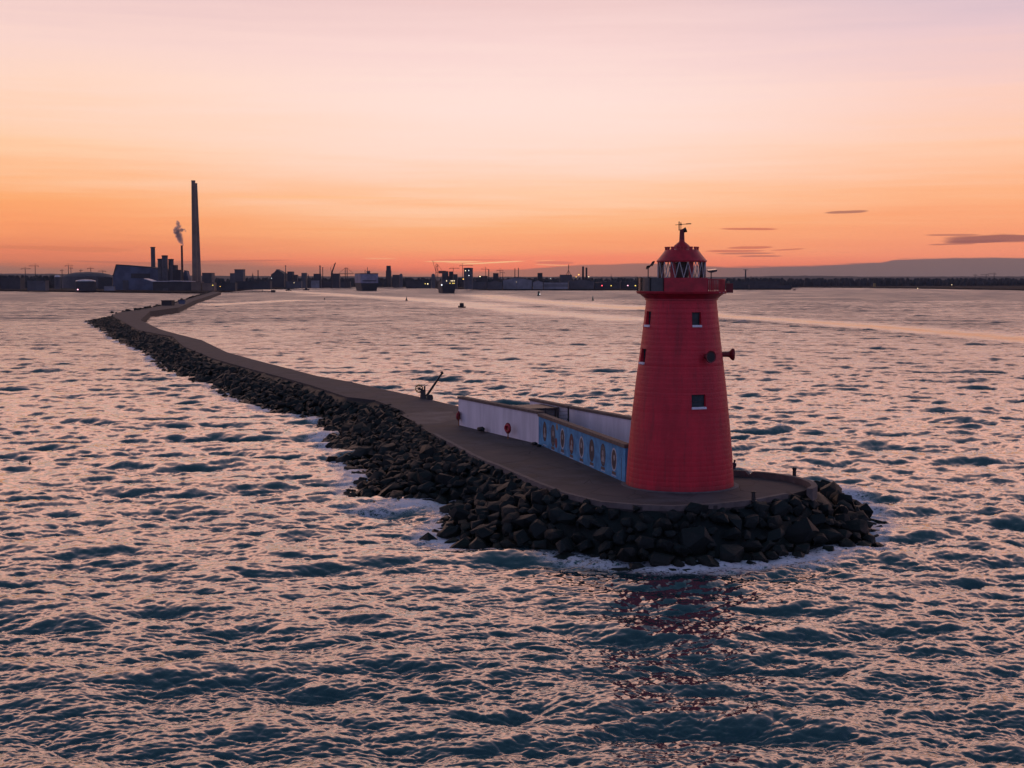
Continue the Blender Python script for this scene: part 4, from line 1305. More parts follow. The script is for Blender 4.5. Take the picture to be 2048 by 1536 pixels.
def person():
    """someone sitting on the parapet just behind the tower"""
    s = P(1466.4, 952.0, ZQ); s = Vector((s.x + 0.05, s.y + 0.08, ZQ + 0.56))
    me = bpy.data.meshes.new('person')
    J = {'pelvis': (0, 0, 0.10), 'waist': (0.02, 0, 0.30), 'chest': (0.05, 0, 0.48), 'neck': (0.07, 0, 0.62), 'head': (0.10, 0, 0.72), 'crown': (0.11, 0, 0.84),
         'hl': (0.02, 0.10, 0.09), 'kl': (-0.42, 0.12, 0.12), 'al': (-0.46, 0.12, -0.32), 'tl': (-0.60, 0.13, -0.36),
         'hr': (0.02, -0.10, 0.09), 'kr': (-0.42, -0.12, 0.12), 'ar': (-0.46, -0.12, -0.32), 'tr': (-0.60, -0.13, -0.36),
         'sl': (0.05, 0.18, 0.55), 'el': (0.0, 0.24, 0.30), 'wl': (-0.24, 0.16, 0.20), 'sr': (0.05, -0.18, 0.55), 'er': (0.0, -0.24, 0.30), 'wr': (-0.24, -0.16, 0.20)}
    rad_ = {'pelvis': .15, 'waist': .13, 'chest': .15, 'neck': .055, 'head': .095, 'crown': .075, 'hl': .10, 'kl': .065, 'al': .042, 'tl': .035, 'hr': .10, 'kr': .065, 'ar': .042, 'tr': .035,
            'sl': .06, 'el': .045, 'wl': .032, 'sr': .06, 'er': .045, 'wr': .032}
    names = list(J); ed = [('pelvis', 'waist'), ('waist', 'chest'), ('chest', 'neck'), ('neck', 'head'), ('head', 'crown'), ('pelvis', 'hl'), ('hl', 'kl'), ('kl', 'al'), ('al', 'tl'),
                           ('pelvis', 'hr'), ('hr', 'kr'), ('kr', 'ar'), ('ar', 'tr'), ('chest', 'sl'), ('sl', 'el'), ('el', 'wl'), ('chest', 'sr'), ('sr', 'er'), ('er', 'wr')]
    me.from_pydata([J[k] for k in names], [(names.index(a), names.index(b)) for a, b in ed], [])
    o = bpy.data.objects.new('person', me); COL.objects.link(o)
    md = o.modifiers.new('skin', 'SKIN')
    for i, k in enumerate(names):
        me.skin_vertices[0].data[i].radius = (rad_[k], rad_[k])
    me.skin_vertices[0].data[0].use_root = True
    o.modifiers.new('sub', 'SUBSURF').levels = 2
    o.modifiers['sub'].render_levels = 2
    me.materials.append(paint('dark_clothes', (0.030, 0.022, 0.045), 0.85, 0.3, 6))
    d = (LC - s); o.rotation_euler = (0, 0, math.atan2(-d.y, -d.x)); o.location = s
    tag(o, 'person in dark clothes sitting on the parapet, half hidden behind the lighthouse', 'person')
    ORG[o.name] = Vector((0, 0, 0))
    h = MB().ball((0.12, 0, 0.80), 0.105, 1.0, 14, 9).build('hair', M_BLACK, None, smooth=True)
    h.parent = o; h.location = (0, 0, 0)
person()
# ------------------------------------------------------------------ the far shore: land, hills
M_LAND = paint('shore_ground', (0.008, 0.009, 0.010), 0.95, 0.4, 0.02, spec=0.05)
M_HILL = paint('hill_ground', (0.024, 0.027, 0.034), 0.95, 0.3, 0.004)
def shore_line():
    pts = [(-900, 584), (-300, 583.5), (0, 582.7), (200, 585), (400, 587.5), (432, 586.2), (450, 584.5), (498, 580), (569, 578), (636, 575.5), (705, 573), (790, 571.5), (833, 575), (864, 577), (972, 580.2),
           (1100, 580.6), (1274, 581), (1460, 579.3), (1581, 579.6), (1585, 575.2), (1700, 575.6), (1850, 577.5), (2048, 581), (2400, 583), (3000, 586)]
    return pts
SHORE = shore_line()
def shore_y(px):
    for (a, ya), (b, yb) in zip(SHORE, SHORE[1:]):
        if a <= px <= b: return ya + (yb - ya) * (px - a) / (b - a)
    return SHORE[-1][1]
HILLTOP = [(-900, 550), (0, 547.0), (110, 547.5), (220, 550), (430, 551.5), (560, 552), (700, 552.5), (860, 553.5), (1000, 553.5), (1270, 553), (1460, 554), (1500, 553.2), (1560, 551.5), (1650, 551.5), (1720, 553), (1850, 553), (2048, 552.5), (3000, 553)]
def hill_y(px):
    for (a, ya), (b, yb) in zip(HILLTOP, HILLTOP[1:]):
        if a <= px <= b:
            y = ya + (yb - ya) * (px - a) / (b - a); break
    return y + 0.75 * mnoise.noise(Vector((px * 0.045, 0, 3))) + 0.6 * mnoise.noise(Vector((px * 0.21, 0, 9))) 
def land():
    cols = sorted(set([x for x in range(-900, 3001, 6)] + [int(a) for a, b in SHORE]))
    mb = MB(); vs = []; fs = []; m = 8
    for px in cols:
        p = P(px, shore_y(px) + 0.25 * mnoise.noise(Vector((px * 0.05, 1, 0))), 0)
        d = Vector((p.x, p.y, 0)).normalized(); L = math.hypot(p.x, p.y)
        for off, z in ((0, -2.0), (4, 1.6), (10, 2.9), (60, 3.4), (400, 3.6), (1200, 5), (2500, 8), (6000, 10)):
            q = d * (L + off); vs.append((q.x, q.y, z))
    for i in range(len(cols) - 1):
        for j in range(m - 1):
            a = i * m + j; fs.append((a, a + 1, a + m + 1, a + m))
    mb.add(vs, fs)
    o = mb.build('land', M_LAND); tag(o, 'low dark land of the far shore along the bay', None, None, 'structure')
    mb = MB(); vs = []; fs = []; cols = list(range(-900, 3001, 3)); prof = [(6200, 0.0), (6500, .45), (6900, .82), (7200, 1.0), (7900, .8), (9500, 0.0)]; m = len(prof)
    for px in cols:
        d = ray(px, 562); d = Vector((d.x, d.y, 0)); d /= d.y
        top = at(px, hill_y(px), 7200).z
        for Y, k in prof:
            q = d * Y
            n = 1 + (0.10 * mnoise.noise(Vector((q.x * 0.004, q.y * 0.004, 0))) if 0 < k < 1 else 0)
            vs.append((q.x, q.y, 2 + (top - 2) * k * n))
    for i in range(len(cols) - 1):
        for j in range(m - 1):
            a = i * m + j; fs.append((a, a + 1, a + m + 1, a + m))
    mb.add(vs, fs)
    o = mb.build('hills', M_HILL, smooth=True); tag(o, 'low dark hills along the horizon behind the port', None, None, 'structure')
land()

# ------------------------------------------------------------------ far materials
def far(name, col, rough=0.8): return paint(name, col, rough, 0.3, 0.06)
F_DARK = far('far_dark_cladding', (0.035, 0.036, 0.042)); F_MID = far('far_grey_cladding', (0.075, 0.075, 0.085)); F_PALE = far('far_pale_cladding', (0.20, 0.20, 0.225))
F_BLUE = far('far_blue_cladding', (0.075, 0.095, 0.15)); F_CONC = far('far_concrete', (0.165, 0.120, 0.092)); F_ROOF = far('far_pale_roof', (0.55, 0.52, 0.54), 0.4)
F_STEEL = far('far_steel', (0.020, 0.020, 0.022)); F_RUST = far('far_rust_steel', (0.10, 0.045, 0.035)); F_GLASS = far('far_windows', (0.018, 0.020, 0.028), 0.3)
F_REDB = far('far_red_band', (0.16, 0.03, 0.03)); F_HULL = far('ship_hull', (0.028, 0.030, 0.036)); F_LILAC = far('ship_superstructure', (0.24, 0.23, 0.30)); F_GREEN = far('far_green_paint', (0.03, 0.10, 0.06))
G_AMB = glow('amber_lamp', (1.0, 0.52, 0.10), 2.6); G_WARM = glow('warm_lamp', (1.0, 0.78, 0.45), 2.6); G_RED = glow('red_lamp', (1.0, 0.07, 0.10), 3.2); G_WHITE = glow('white_lamp', (0.95, 0.97, 1.0), 2.2)
G_PINK = glow('pink_lamp', (1.0, 0.45, 0.55), 3.0); G_GRN = glow('yellow_green_lamp', (1.0, 0.72, 0.14), 1.7)

def ground_z(px, Y):
    return 3.2
def rect(px0, px1, py, Y):
    a, b = at(px0, py, Y), at(px1, py, Y)
    return (a.x + b.x) / 2, b.x - a.x, a.z
def building(px0, px1, pyt, Y, label, name='port_building', mat=None, depth=26, roof=None, cat='building', group=None, windows=0, wmat=None, rz=0.0, z0=2.6):
    cx, w, zt = rect(px0, px1, pyt, Y)
    t = thing(name, (cx, Y + depth / 2, z0), label, cat, group)
    MB().box((cx, Y + depth / 2, (z0 + zt) / 2), (w, depth, zt - z0), rz).build('wall', mat or F_MID, t)
    MB().box((cx, Y + depth / 2, zt + 0.35), (w * 1.02, depth * 1.02, 0.7), rz).build('roof', roof or F_DARK, t)
    if windows:
        n = windows
        for i in range(n):
            x = cx - w / 2 + w * (i + 0.5) / n
            MB().box((x, Y - 0.12, z0 + (zt - z0) * 0.55), (w / n * 0.45, 0.25, (zt - z0) * 0.38), 0).build('window', wmat or F_GLASS, t)
    return t
def stack(px, w_bot, w_top, pyt, Y, label, mat, name='chimney', rim=0.0, bands=(), z0=2.6, cat='chimney', group=None):
    c = at(px, 560, Y); zt = at(px, pyt, Y).z; k = Y / FPX / 2
    t = thing(name, (c.x, Y, z0), label, cat, group)
    MB().lathe((c.x, Y, 0), [(w_bot * k, z0), (w_top * k, zt)], 28).build('shaft', mat, t, smooth=True)
    rr_ = max(rim, w_top * 1.12) * k
    MB().lathe((c.x, Y, 0), [(w_top * k + 0.02, zt - 5 * k * 2 * 0.3), (rr_, zt - 4 * k * 2 * 0.3), (rr_, zt), (w_top * k * 0.7, zt + 0.2)], 28).build('rim', F_DARK if mat is not F_RUST else F_REDB, t, smooth=True)
    for py, m in bands:
        z = at(px, py, Y).z; f = (z - z0) / (zt - z0); r = (w_bot + (w_top - w_bot) * f) * k + 0.25
        MB().lathe((c.x, Y, 0), [(r, z - 1.0), (r, z + 1.0)], 24).build('warning_band', m, t, smooth=True)
    return t
def light(px, py, Y, label, g, r=1.3, name='lamp_post', group='lamps along the far shore'):
    p = at(px, py, Y); r *= 0.68
    t = thing(name, (p.x, Y, 2.8), label, 'lamp', group)
    MB().tube([(p.x, Y + r, 2.4), (p.x, Y + r, max(p.z + r * 0.9, 3.2))], 0.14, 6).build('post', F_STEEL, t)
    MB().ball(p, r, 0.8, 10, 6).build('lamp_head', g, t, smooth=True)
    return t
def tower_crane(px, pyt, pyb, jl, jr, Y, label, slew=0.0, group='tower cranes over the city'):
    p = at(px, 560, Y); zt = at(px, pyt, Y).z; zb = min(at(px, pyb, Y).z, 20)
    k = Y / FPX; zj = zt - 0.22 * (at(px, pyt, Y).z - at(px, pyb, Y).z)
    t = thing('tower_crane', (p.x, Y, 2.6), label, 'crane', group)
    w = 0.95 * k
    MB().box((p.x, Y, (2.6 + zj) / 2), (w, w, zj - 2.6)).build('mast', F_STEEL, t)
    j = MB()
    a, b = at(jl, pyt, Y), at(jr, pyt, Y)
    j.box(((a.x + b.x) / 2, Y, zj + w * 0.4), (abs(b.x - a.x), w * 0.8, w * 0.75)).build('jib', F_STEEL, t)
    MB().tube([(p.x, Y, zj), (p.x, Y, zt + w)], w * 0.3, 5).tube([(p.x, Y, zt + w), (a.x, Y, zj + w)], w * 0.12, 4).tube([(p.x, Y, zt + w), (b.x, Y, zj + w)], w * 0.12, 4).build('tie', F_STEEL, t)
    cxx = a.x if abs(a.x - p.x) < abs(b.x - p.x) else b.x
    MB().box((cxx, Y, zj - w * 0.4), (w * 1.3, w, w * 1.2)).build('counterweight', F_STEEL, t)
    return t
def mast(px, pyb, pyt, Y, label, w=1.0, cross=(), name='radio_mast', cat='mast', mat=None):
    p = at(px, 560, Y); k = Y / FPX; zt = at(px, pyt, Y).z
    t = thing(name, (p.x, Y, 2.6), label, cat)
    MB().tube([(p.x, Y, 2.6), (p.x, Y, zt)], [w * k * 0.62, w * k * 0.42], 8).build('pole', mat or F_STEEL, t)
    for py, hw in cross:
        z = at(px, py, Y).z
        MB().box((p.x, Y, z), (hw * 2 * k, 0.8, 0.9 * k)).build('crossarm', F_STEEL, t)
    return t
def spire(px, pyt, Y, wpx, label):
    p = at(px, 556, Y); k = Y / FPX; zt = at(px, pyt, Y).z
    t = thing('church', (p.x, Y, 2.6), label, 'church'); w = wpx * k
    zb = 2.6 + (zt - 2.6) * 0.45
    MB().box((p.x, Y, (2.6 + zb) / 2), (w, w, zb - 2.6)).build('tower', F_DARK, t)
    MB().lathe((p.x, Y, 0), [(w * 0.62, zb), (0.1, zt)], 8).build('spire', F_DARK, t)
    MB().box((p.x + w * 1.6, Y, 2.6 + (zb - 2.6) * 0.35), (w * 2.2, w * 1.2, (zb - 2.6) * 0.7)).build('nave', F_DARK, t)

# ------------------------------------------------------------------ power station and waste plant on the left
YC = 2560
stack(390.1, 11.5, 7.6, 361, YC, 'very tall brown chimney, the taller of the pair beside the power station', F_CONC, name='power_chimney', group='tall twin chimneys')
t2 = stack(394.6, 17, 6.4, 366.5, YC + 110, 'very tall brown chimney standing close behind its taller twin', F_CONC, name='power_chimney', group='tall twin chimneys')
stack(307, 9.0, 8.4, 494, 2700, 'broad grey chimney with a thick rim beside the sloping plant building', F_MID, rim=10.5)
stack(364.8, 4.6, 4.0, 491, 2650, 'slim dark red chimney giving off smoke, with a red band', F_RUST, bands=((532, F_REDB),))
def waste_plant():
    Y = 2640
    q = [at(226, 572, Y), at(226, 552, Y), at(232, 529.2, Y), at(270, 531.5, Y), at(303, 534.8, Y), at(352, 545, Y), at(352, 574, Y)]
    for p in (q[0], q[-1]): p.z = 2.5
    t = thing('waste_plant', Vector(((q[0].x + q[-1].x) / 2, Y + 30, 2.6)), 'large blue-grey plant building with a slanting end and sloping roof', 'building')
    MB().slab(q, 70, (0, 1, 0)).build('wall', F_BLUE, t)
    r = [q[1] + Vector((-.4, -1, .4)), q[2] + Vector((0, -1, .6)), q[4] + Vector((0, -1, .6)), q[5] + Vector((0.3, -1, .5)), q[5] + Vector((0, -1, -1.2)), q[4] + Vector((0, -1, -1.0)), q[2] + Vector((1.2, -1, -1.0)), q[1] + Vector((1.0, -1, 0))]
    MB().slab(r, 72, (0, 1, 0)).build('roof', F_DARK, t)
    cx, w, zt = rect(262, 300, 547, Y - 1)
    zb = at(262, 556, Y - 1).z
    MB().box((cx, Y - 0.6, (zt + zb) / 2), (w, 1.4, zt - zb)).build('louvre_band', F_DARK, t)
    cx, w, zt = rect(240, 262, 561, Y - 1)
    MB().box((cx, Y - 0.5, (zt + 3) / 2 + 1), (w * 0.5, 1.2, zt - 4)).build('door', F_MID, t)
waste_plant()
def silo_block():
    Y = 2620
    c = at(330, 560, Y)
    t = thing('silo_tower', (c.x, Y, 2.6), 'dark cluster of round silos, the middle one tallest, beside the broad chimney', 'silo')
    k = Y / FPX
    for px, w, pyt, dy in ((321, 13, 517.5, 6), (332, 11.5, 511, -6), (340.5, 10.5, 518, 8)):
        p = at(px, 560, Y); zt = at(px, pyt, Y).z
        s_ = MB().lathe((p.x, Y + dy, 0), [(w * k / 2, 2.6), (w * k / 2, zt - 2)], 20).build('silo', F_MID, t, smooth=True)
        MB().lathe((p.x, Y + dy, 0), [(w * k / 2 * 1.1, zt - 2), (w * k / 2 * 1.1, zt), (w * k / 4, zt + 0.4)], 20).build('cap', F_DARK, s_)
    for a, b, py in ((345, 351, 530), (351.2, 361, 539.5)):
        cx, w, zt = rect(a, b, py, Y + 4)
        MB().box((cx, Y + 14, (2.6 + zt) / 2), (w, 18, zt - 2.6)).build('annexe', F_DARK, t)
silo_block()
def boiler():
    Y = 2690
    q = [at(366, 577, Y), at(368, 541, Y), at(373, 542.5, Y), at(376.5, 556, Y), at(377, 577, Y)]
    q[0].z = q[-1].z = 2.6
    t = thing('boiler_house', (q[2].x, Y + 10, 2.6), 'narrow building with a slanting side behind the slim red chimney', 'building')
    MB().slab(q, 20, (0, 1, 0)).build('wall', F_BLUE, t)
    q2 = [q[1] + Vector((-.3, -.5, .5)), q[2] + Vector((.3, -.5, .5)), q[2] + Vector((.3, -.5, -.4)), q[1] + Vector((-.3, -.5, -.4))]
    MB().slab(q2, 21, (0, 1, 0)).build('roof', F_DARK, t)
boiler()
def roof_shed():
    Y = 2480
    ys = [(288, 557.0), (305, 562.2), (330, 562.0), (345, 561.3), (382, 562.3)]
    t = thing('storage_shed', (at(335, 560, Y).x, Y, 2.6), 'long low shed with a thin pale roof turned up at its left end', 'shed')
    tp = [at(a, b, Y) for a, b in ys]
    MB().slab(tp + [p + Vector((0, 0, -1.15)) for p in reversed(tp)], 36, (0, 1, 0)).build('roof', F_ROOF, t)
    tp2 = tp[1:]
    MB().slab([p + Vector((0, 2, -1.3)) for p in tp2] + [Vector((p.x, p.y + 2, 2.6)) for p in reversed(tp2)], 32, (0, 1, 0)).build('wall', F_DARK, t)
    MB().box((tp[2].x, Y + 1.7, 5.2), (9, .5, 5.0)).build('door', F_MID, t)
roof_shed()
def tank():
    Y = 2500; c = at(165, 560, Y); k = Y / FPX
    t = thing('storage_tank', (c.x, Y, 2.6), 'wide round storage tank with a pale domed roof near the shore', 'tank')
    r = 20 * k; z1 = at(165, 562.5, Y).z; z2 = at(165, 558.8, Y).z
    MB().lathe((c.x, Y + r, 0), [(r, 2.6), (r, z1)], 40).build('wall', F_DARK, t, smooth=True)
    MB().lathe((c.x, Y + r, 0), [(r * 1.01, z1), (r * 0.9, z1 + (z2 - z1) * .45), (r * 0.55, z1 + (z2 - z1) * .85), (0.2, z2)], 40).build('roof', F_ROOF, t, smooth=True)
tank()
def dome():
    Y = 3100; c = at(160, 560, Y); k = Y / FPX
    t = thing('domed_hall', (c.x, Y, 2.6), 'broad dark hall with a shallow domed roof behind the round tank', 'building')
    r = 51 * k; z1 = at(160, 553, Y).z; z2 = at(160, 543.3, Y).z
    MB().lathe((c.x, Y + r, 0), [(r, 2.6), (r, z1)], 48).build('wall', F_MID, t, smooth=True)
    MB().lathe((c.x, Y + r, 0), [(r, z1), (r * .85, z1 + (z2 - z1) * .45), (r * .5, z1 + (z2 - z1) * .85), (.3, z2)], 48).build('roof', F_MID, t, smooth=True)
    Y = 2950; p = at(115, 553, Y)
    t = thing('storage_tank', (p.x, Y, 2.6), 'small tank with a bright rounded top, left of the domed hall', 'tank')
    MB().lathe((p.x, Y, 0), [(6 * Y / FPX, 2.6), (6 * Y / FPX, p.z - 1)], 24).build('wall', F_MID, t, smooth=True)
    MB().lathe((p.x, Y, 0), [(6 * Y / FPX, p.z - 1), (5 * Y / FPX, p.z + 1.6), (3 * Y / FPX, p.z + 2.8), (.2, p.z + 3.2)], 24).build('roof', F_ROOF, t, smooth=True)
dome()
building(54, 90, 561.5, 2560, 'pale grey shed with a flat roof near the left shore', 'warehouse', F_MID, 22)
building(0, 40, 556, 2900, 'long low dark building on the shore, furthest left of the port', 'warehouse', F_DARK, 30)
building(196, 224, 556, 2850, 'low dark block just left of the slanting plant building', 'warehouse', F_DARK, 24)
building(208, 228, 572.5, 2500, 'tiny pale hut on the shore in front of the slanting plant building', 'hut', F_PALE, 8)
building(404, 423, 546.3, 2760, 'low pale building just right of the tall twin chimneys', 'port_building', F_MID, 30)
building(404, 428, 566, 2460, 'dark brown building at the foot of the tall twin chimneys', 'port_building', F_CONC, 20)
building(382, 402, 564, 2470, 'low brownish block right under the tall twin chimneys', 'port_building', F_CONC, 20)
def stepped(px0, px1, px2, y1, y2, Y, label, name='tower_block'):
    cx, w, zt = rect(px1, px2, y2, Y)
    t = thing(name, (cx, Y + 12, 2.6), label, 'building')
    MB().box((cx, Y + 12, (2.6 + zt) / 2), (w, 24, zt - 2.6)).build('wall', F_MID, t)
    MB().box((cx, Y + 12, zt + .5), (w * 1.06, 25, 1.2)).build('roof', F_DARK, t)
    cx, w, zt = rect(px0, px1, y1, Y)
    MB().box((cx - .1, Y + 11.8, (2.6 + zt) / 2), (w, 23, zt - 2.6)).build('low_wing', F_MID, t)
stepped(460, 469, 486.5, 546.2, 539.5, 3300, 'stepped dark tower block between the tall chimneys and the first church spire')
spire(505.5, 544.5, 3600, 4.5, 'church with a pointed spire, right of the stepped tower block')
stack(516.3, 2.2, 1.9, 540.5, 3500, 'thin dark chimney right of the first church spire', F_STEEL)
def mound():
    Y = 3700; k = Y / FPX
    t = thing('grain_store', (at(556, 556, Y).x, Y, 2.6), 'large dark hunched building with a stepped pointed roof', 'building')
    q = [at(542, 578, Y), at(542, 549, Y), at(549, 544, Y), at(553, 539.5, Y), at(557, 541, Y), at(563, 544, Y), at(568, 547.5, Y), at(568.5, 578, Y)]
    q[0].z = q[-1].z = 2.6
    MB().slab(q, 60, (0, 1, 0)).build('wall', F_DARK, t)
    MB().box((at(553.5, 539, Y).x, Y + 20, at(553, 539.2, Y).z), (6 * k, 20, 1.6)).build('roof', F_MID, t)
mound()
mast(571.5, 552, 530.5, 3600, 'thin mast with a small round head beside the hunched dark building', 1.5, ((532, 1.6),))
building(574.5, 585, 543.5, 3650, 'square dark block with an overhanging roof right of the thin mast', 'port_building', F_DARK, 30)
building(587, 594, 550, 3650, 'small low dark block between two taller port blocks', 'port_building', F_DARK, 20)
building(602.8, 611.8, 546.3, 3600, 'compact dark block left of the second church spire', 'port_building', F_MID, 24)
spire(617.2, 547, 3700, 3.6, 'church with a short pointed spire near the harbour cranes')
building(627, 640, 548, 3600, 'low dark dockside block beneath two thin crane towers', 'port_building', F_DARK, 24)
mast(640.3, 550, 531, 3500, 'dark upright crane tower, the thicker of a close pair', 2.6, ((532, 2.0),), 'crane_tower', 'crane')
mast(645.6, 550, 534.3, 3520, 'dark upright crane tower, the thinner of a close pair', 1.7, ((535.5, 1.4),), 'crane_tower', 'crane')
def jib_crane(pb, pt, Y, w, label, base):
    a, b = at(*pb, Y), at(*pt, Y); k = Y / FPX
    t = thing('harbour_crane', (a.x, Y, 2.6), label, 'crane')
    MB().tube([(a.x, Y, 2.6), a], [2.2 * k, 1.4 * k], 8).build('pedestal', F_STEEL, t)
    MB().tube([a, b], [w * k * .7, w * k * .42], 6).build('jib', F_STEEL, t)
    MB().box((a.x + base * k * .3, Y, a.z), (base * k, 6, 3.2 * k)).build('cab', F_STEEL, t)
    p = Vector((a.x - base * 0.4 * k, Y, a.z + (b.z - a.z) * .55))
    MB().tube([a, p], .45 * k, 5).tube([p, b], .2 * k, 4).build('stay', F_STEEL, t)
jib_crane((663, 547), (671, 525.3), 3400, 2.2, 'dark harbour crane with a raised jib leaning right', 4)
def gantry(px, pyt, pl, pr, pyb, Y, label):
    k = Y / FPX
    t = thing('gantry_crane', (at(px, 560, Y).x, Y, 2.6), label, 'crane')
    for i, dx in enumerate((-1.9, 1.9)):
        a = at(px + dx, pyt, Y); MB().tube([(a.x, Y, 2.6), a], .75 * k, 6).build('leg', F_STEEL, t)
    a, b = at(px - 2.6, pyt + 1, Y), at(px + 2.6, pyt + 1, Y)
    MB().tube([a, b], .5 * k, 5).build('crossbeam', F_STEEL, t)
    l, r, c1, c2 = at(pl, pyb, Y), at(pr, pyb, Y), at(px - 2, pyt + .4, Y), at(px + 2, pyt + .4, Y)
    MB().tube([l, c1], .32 * k, 4).tube([c2, r], .32 * k, 4).build('stay', F_STEEL, t)
    MB().tube([l, r], .6 * k, 5).build('boom', F_STEEL, t)
gantry(692.3, 535.2, 677, 707, 547.5, 3500, 'twin-legged gantry crane with stays running down to both sides')
building(664, 678, 547.5, 3500, 'low domed dockside building left of the gantry crane', 'port_building', F_DARK, 24)
def round_top(px, w, pyt, Y, label):
    k = Y / FPX; c = at(px, pyt, Y)
    t = thing('domed_tower', (c.x, Y, 2.6), label, 'tower'); r = w * k / 2
    MB().lathe((c.x, Y, 0), [(r, 2.6), (r, c.z - r)], 20).build('wall', F_MID, t, smooth=True)
    MB().lathe((c.x, Y, 0), [(r, c.z - r), (r * .86, c.z - r * .5), (r * .5, c.z - r * .13), (.1, c.z)], 20).build('dome', F_MID, t, smooth=True)
round_top(802, 6.5, 547.2, 3900, 'round-topped tower right of the tall dark office tower')
round_top(866.5, 7.5, 547.3, 3500, 'round-topped tower at the foot of the leaning container crane')
def tall_tower():
    Y = 4000; k = Y / FPX
    cx, w, zt = rect(772.5, 780.5, 532.3, Y)
    t = thing('office_tower', (cx, Y, 2.6), 'tall dark tower with stepped sides, right of the broad ferry', 'building')
    z1 = at(770, 541, Y).z
    MB().box((cx, Y + 12, (2.6 + z1) / 2), (w * 1.3, 26, z1 - 2.6), 0, .92).build('lower_block', F_DARK, t)
    MB().box((cx, Y + 12, (z1 + zt) / 2), (w, 22, zt - z1), 0, .95).build('upper_block', F_DARK, t)
    MB().box((cx, Y + 12, zt + .6), (w * .98, 23, 1.4)).build('roof', F_STEEL, t)
tall_tower()
building(785, 798, 550, 3900, 'long low dark block between the tall dark tower and a round-topped tower', 'port_building', F_DARK, 24)
building(812, 862, 562, 3300, 'long dark quay shed behind the moored white launch', 'warehouse', F_DARK, 24)

def container_crane():
    Y = 3050; k = Y / FPX
    t = thing('container_crane', (at(872, 560, Y).x, Y, 2.6), 'large container crane with its boom raised and leaning left', 'crane')
    b = MB()
    for o in (0, 7):
        b.tube([at(872.5, 546, Y + o), at(865.3, 521.2, Y + o)], .38 * k, 5)
    for i in range(9):
        u = (i + .5) / 9; b.tube([at(872.5 - 7.2 * u, 546 - 24.8 * u, Y), at(872.5 - 7.2 * (u + .06), 546 - 24.8 * (u + .06), Y + 7)], .14 * k, 4)
    b.build('boom', F_STEEL, t)
    for px in (871.8, 875.6):
        MB().tube([Vector((at(px, 560, Y).x, Y, 2.6)), at(px, 529, Y)], .55 * k, 6).build('leg', F_RUST, t)
    fr = MB()
    for py in (529, 533, 538, 545, 552): fr.tube([at(871.8, py, Y), at(875.8, py, Y)], .4 * k, 4)
    fr.tube([at(871.8, 538, Y), at(875.8, 529, Y)], .25 * k, 4).tube([at(875.8, 538, Y), at(871.8, 545, Y)], .25 * k, 4)
    fr.build('bracing', F_RUST, t)
    MB().tube([at(875.5, 529, Y), at(884, 541, Y)], .3 * k, 4).tube([at(866, 522.5, Y), at(875.5, 529, Y)], .15 * k, 4).build('stay', F_STEEL, t)
    cx, w, zt = rect(877, 892, 541.5, Y)
    MB().box((cx, Y + 2, zt - 3), (w, 8, 6)).build('machine_house', F_RUST, t)
container_crane()
building(884, 896, 543, 3100, 'dark square dockside tower behind the container crane', 'port_building', F_DARK, 20)
building(898, 906, 543.5, 3120, 'dark narrow dockside tower, right of the container crane', 'port_building', F_DARK, 20)
building(907, 914.5, 549, 3150, 'small dark dockside block between two port towers', 'port_building', F_MID, 20)
tower_crane(906.5, 534.5, 546, 899, 919, 3600, 'tower crane with a long level jib above the dockside towers')
tower_crane(925, 527, 548, 919.5, 946, 3700, 'tall tower crane with its jib above the lit round tower')
def lit_tower():
    Y = 3000; k = Y / FPX
    c = at(936.3, 560, Y); zt = at(936, 535.8, Y).z
    t = thing('storage_tower', (c.x, Y + 12, 2.6), 'broad dark tower with a few lit windows, right of the container crane', 'building')
    r = 9.2 * k
    MB().lathe((c.x, Y + r, 0), [(r, 2.6), (r, zt - 2)], 28).build('wall', F_MID, t, smooth=True)
    MB().lathe((c.x, Y + r, 0), [(r * 1.05, zt - 2.2), (r * 1.05, zt), (r * .5, zt + .5)], 28).build('roof', F_DARK, t, smooth=True)
    for px, py in ((931, 541.5), (937.5, 541), (938, 551)):
        p = at(px, py, Y + 1.4); MB().box(p, (1.6, 3, 1.4)).build('window', G_WHITE if px > 936 else G_WARM, t)
lit_tower()
tower_crane(971.3, 534.5, 553, 962, 975, 3300, 'tower crane beside a thin chimney, left of two low-jibbed cranes')
stack(977.6, 2.0, 1.8, 538, 3300, 'thin dark chimney beside a tower crane in the middle of the port', F_STEEL)
def flat_crane(px, pyt, jl, jr, Y, label): return tower_crane(px, pyt, 553, jl, jr, Y, label)
tower_crane(1000, 538, 553, 993.5, 1007, 3350, 'tower crane with a level jib, right of the thin middle chimney')
tower_crane(1005.5, 543.5, 553, 1001, 1009, 3380, 'short tower crane close beside a taller one, left of the pale sheds')
building(957, 975, 552.3, 3250, 'low dark quay building with a light on its roof', 'port_building', F_DARK, 24)
building(986, 997, 546.8, 3400, 'small dark block under a tower crane in the middle of the port', 'port_building', F_DARK, 20)
stack(1029.8, 1.8, 1.5, 537, 3300, 'thin dark chimney, the left one of a thin pair above the pale sheds', F_STEEL, group=None)
stack(1036.8, 1.8, 1.5, 536, 3300, 'thin dark chimney, the right one of a thin pair above the pale sheds', F_STEEL)
building(1075.3, 1085, 546.4, 3350, 'dark boxy building on a narrow foot between the pale sheds and the lattice mast', 'port_building', F_STEEL, 20)
building(1120, 1144, 550, 3300, 'grey block under the tall lattice mast', 'port_building', F_MID, 24)
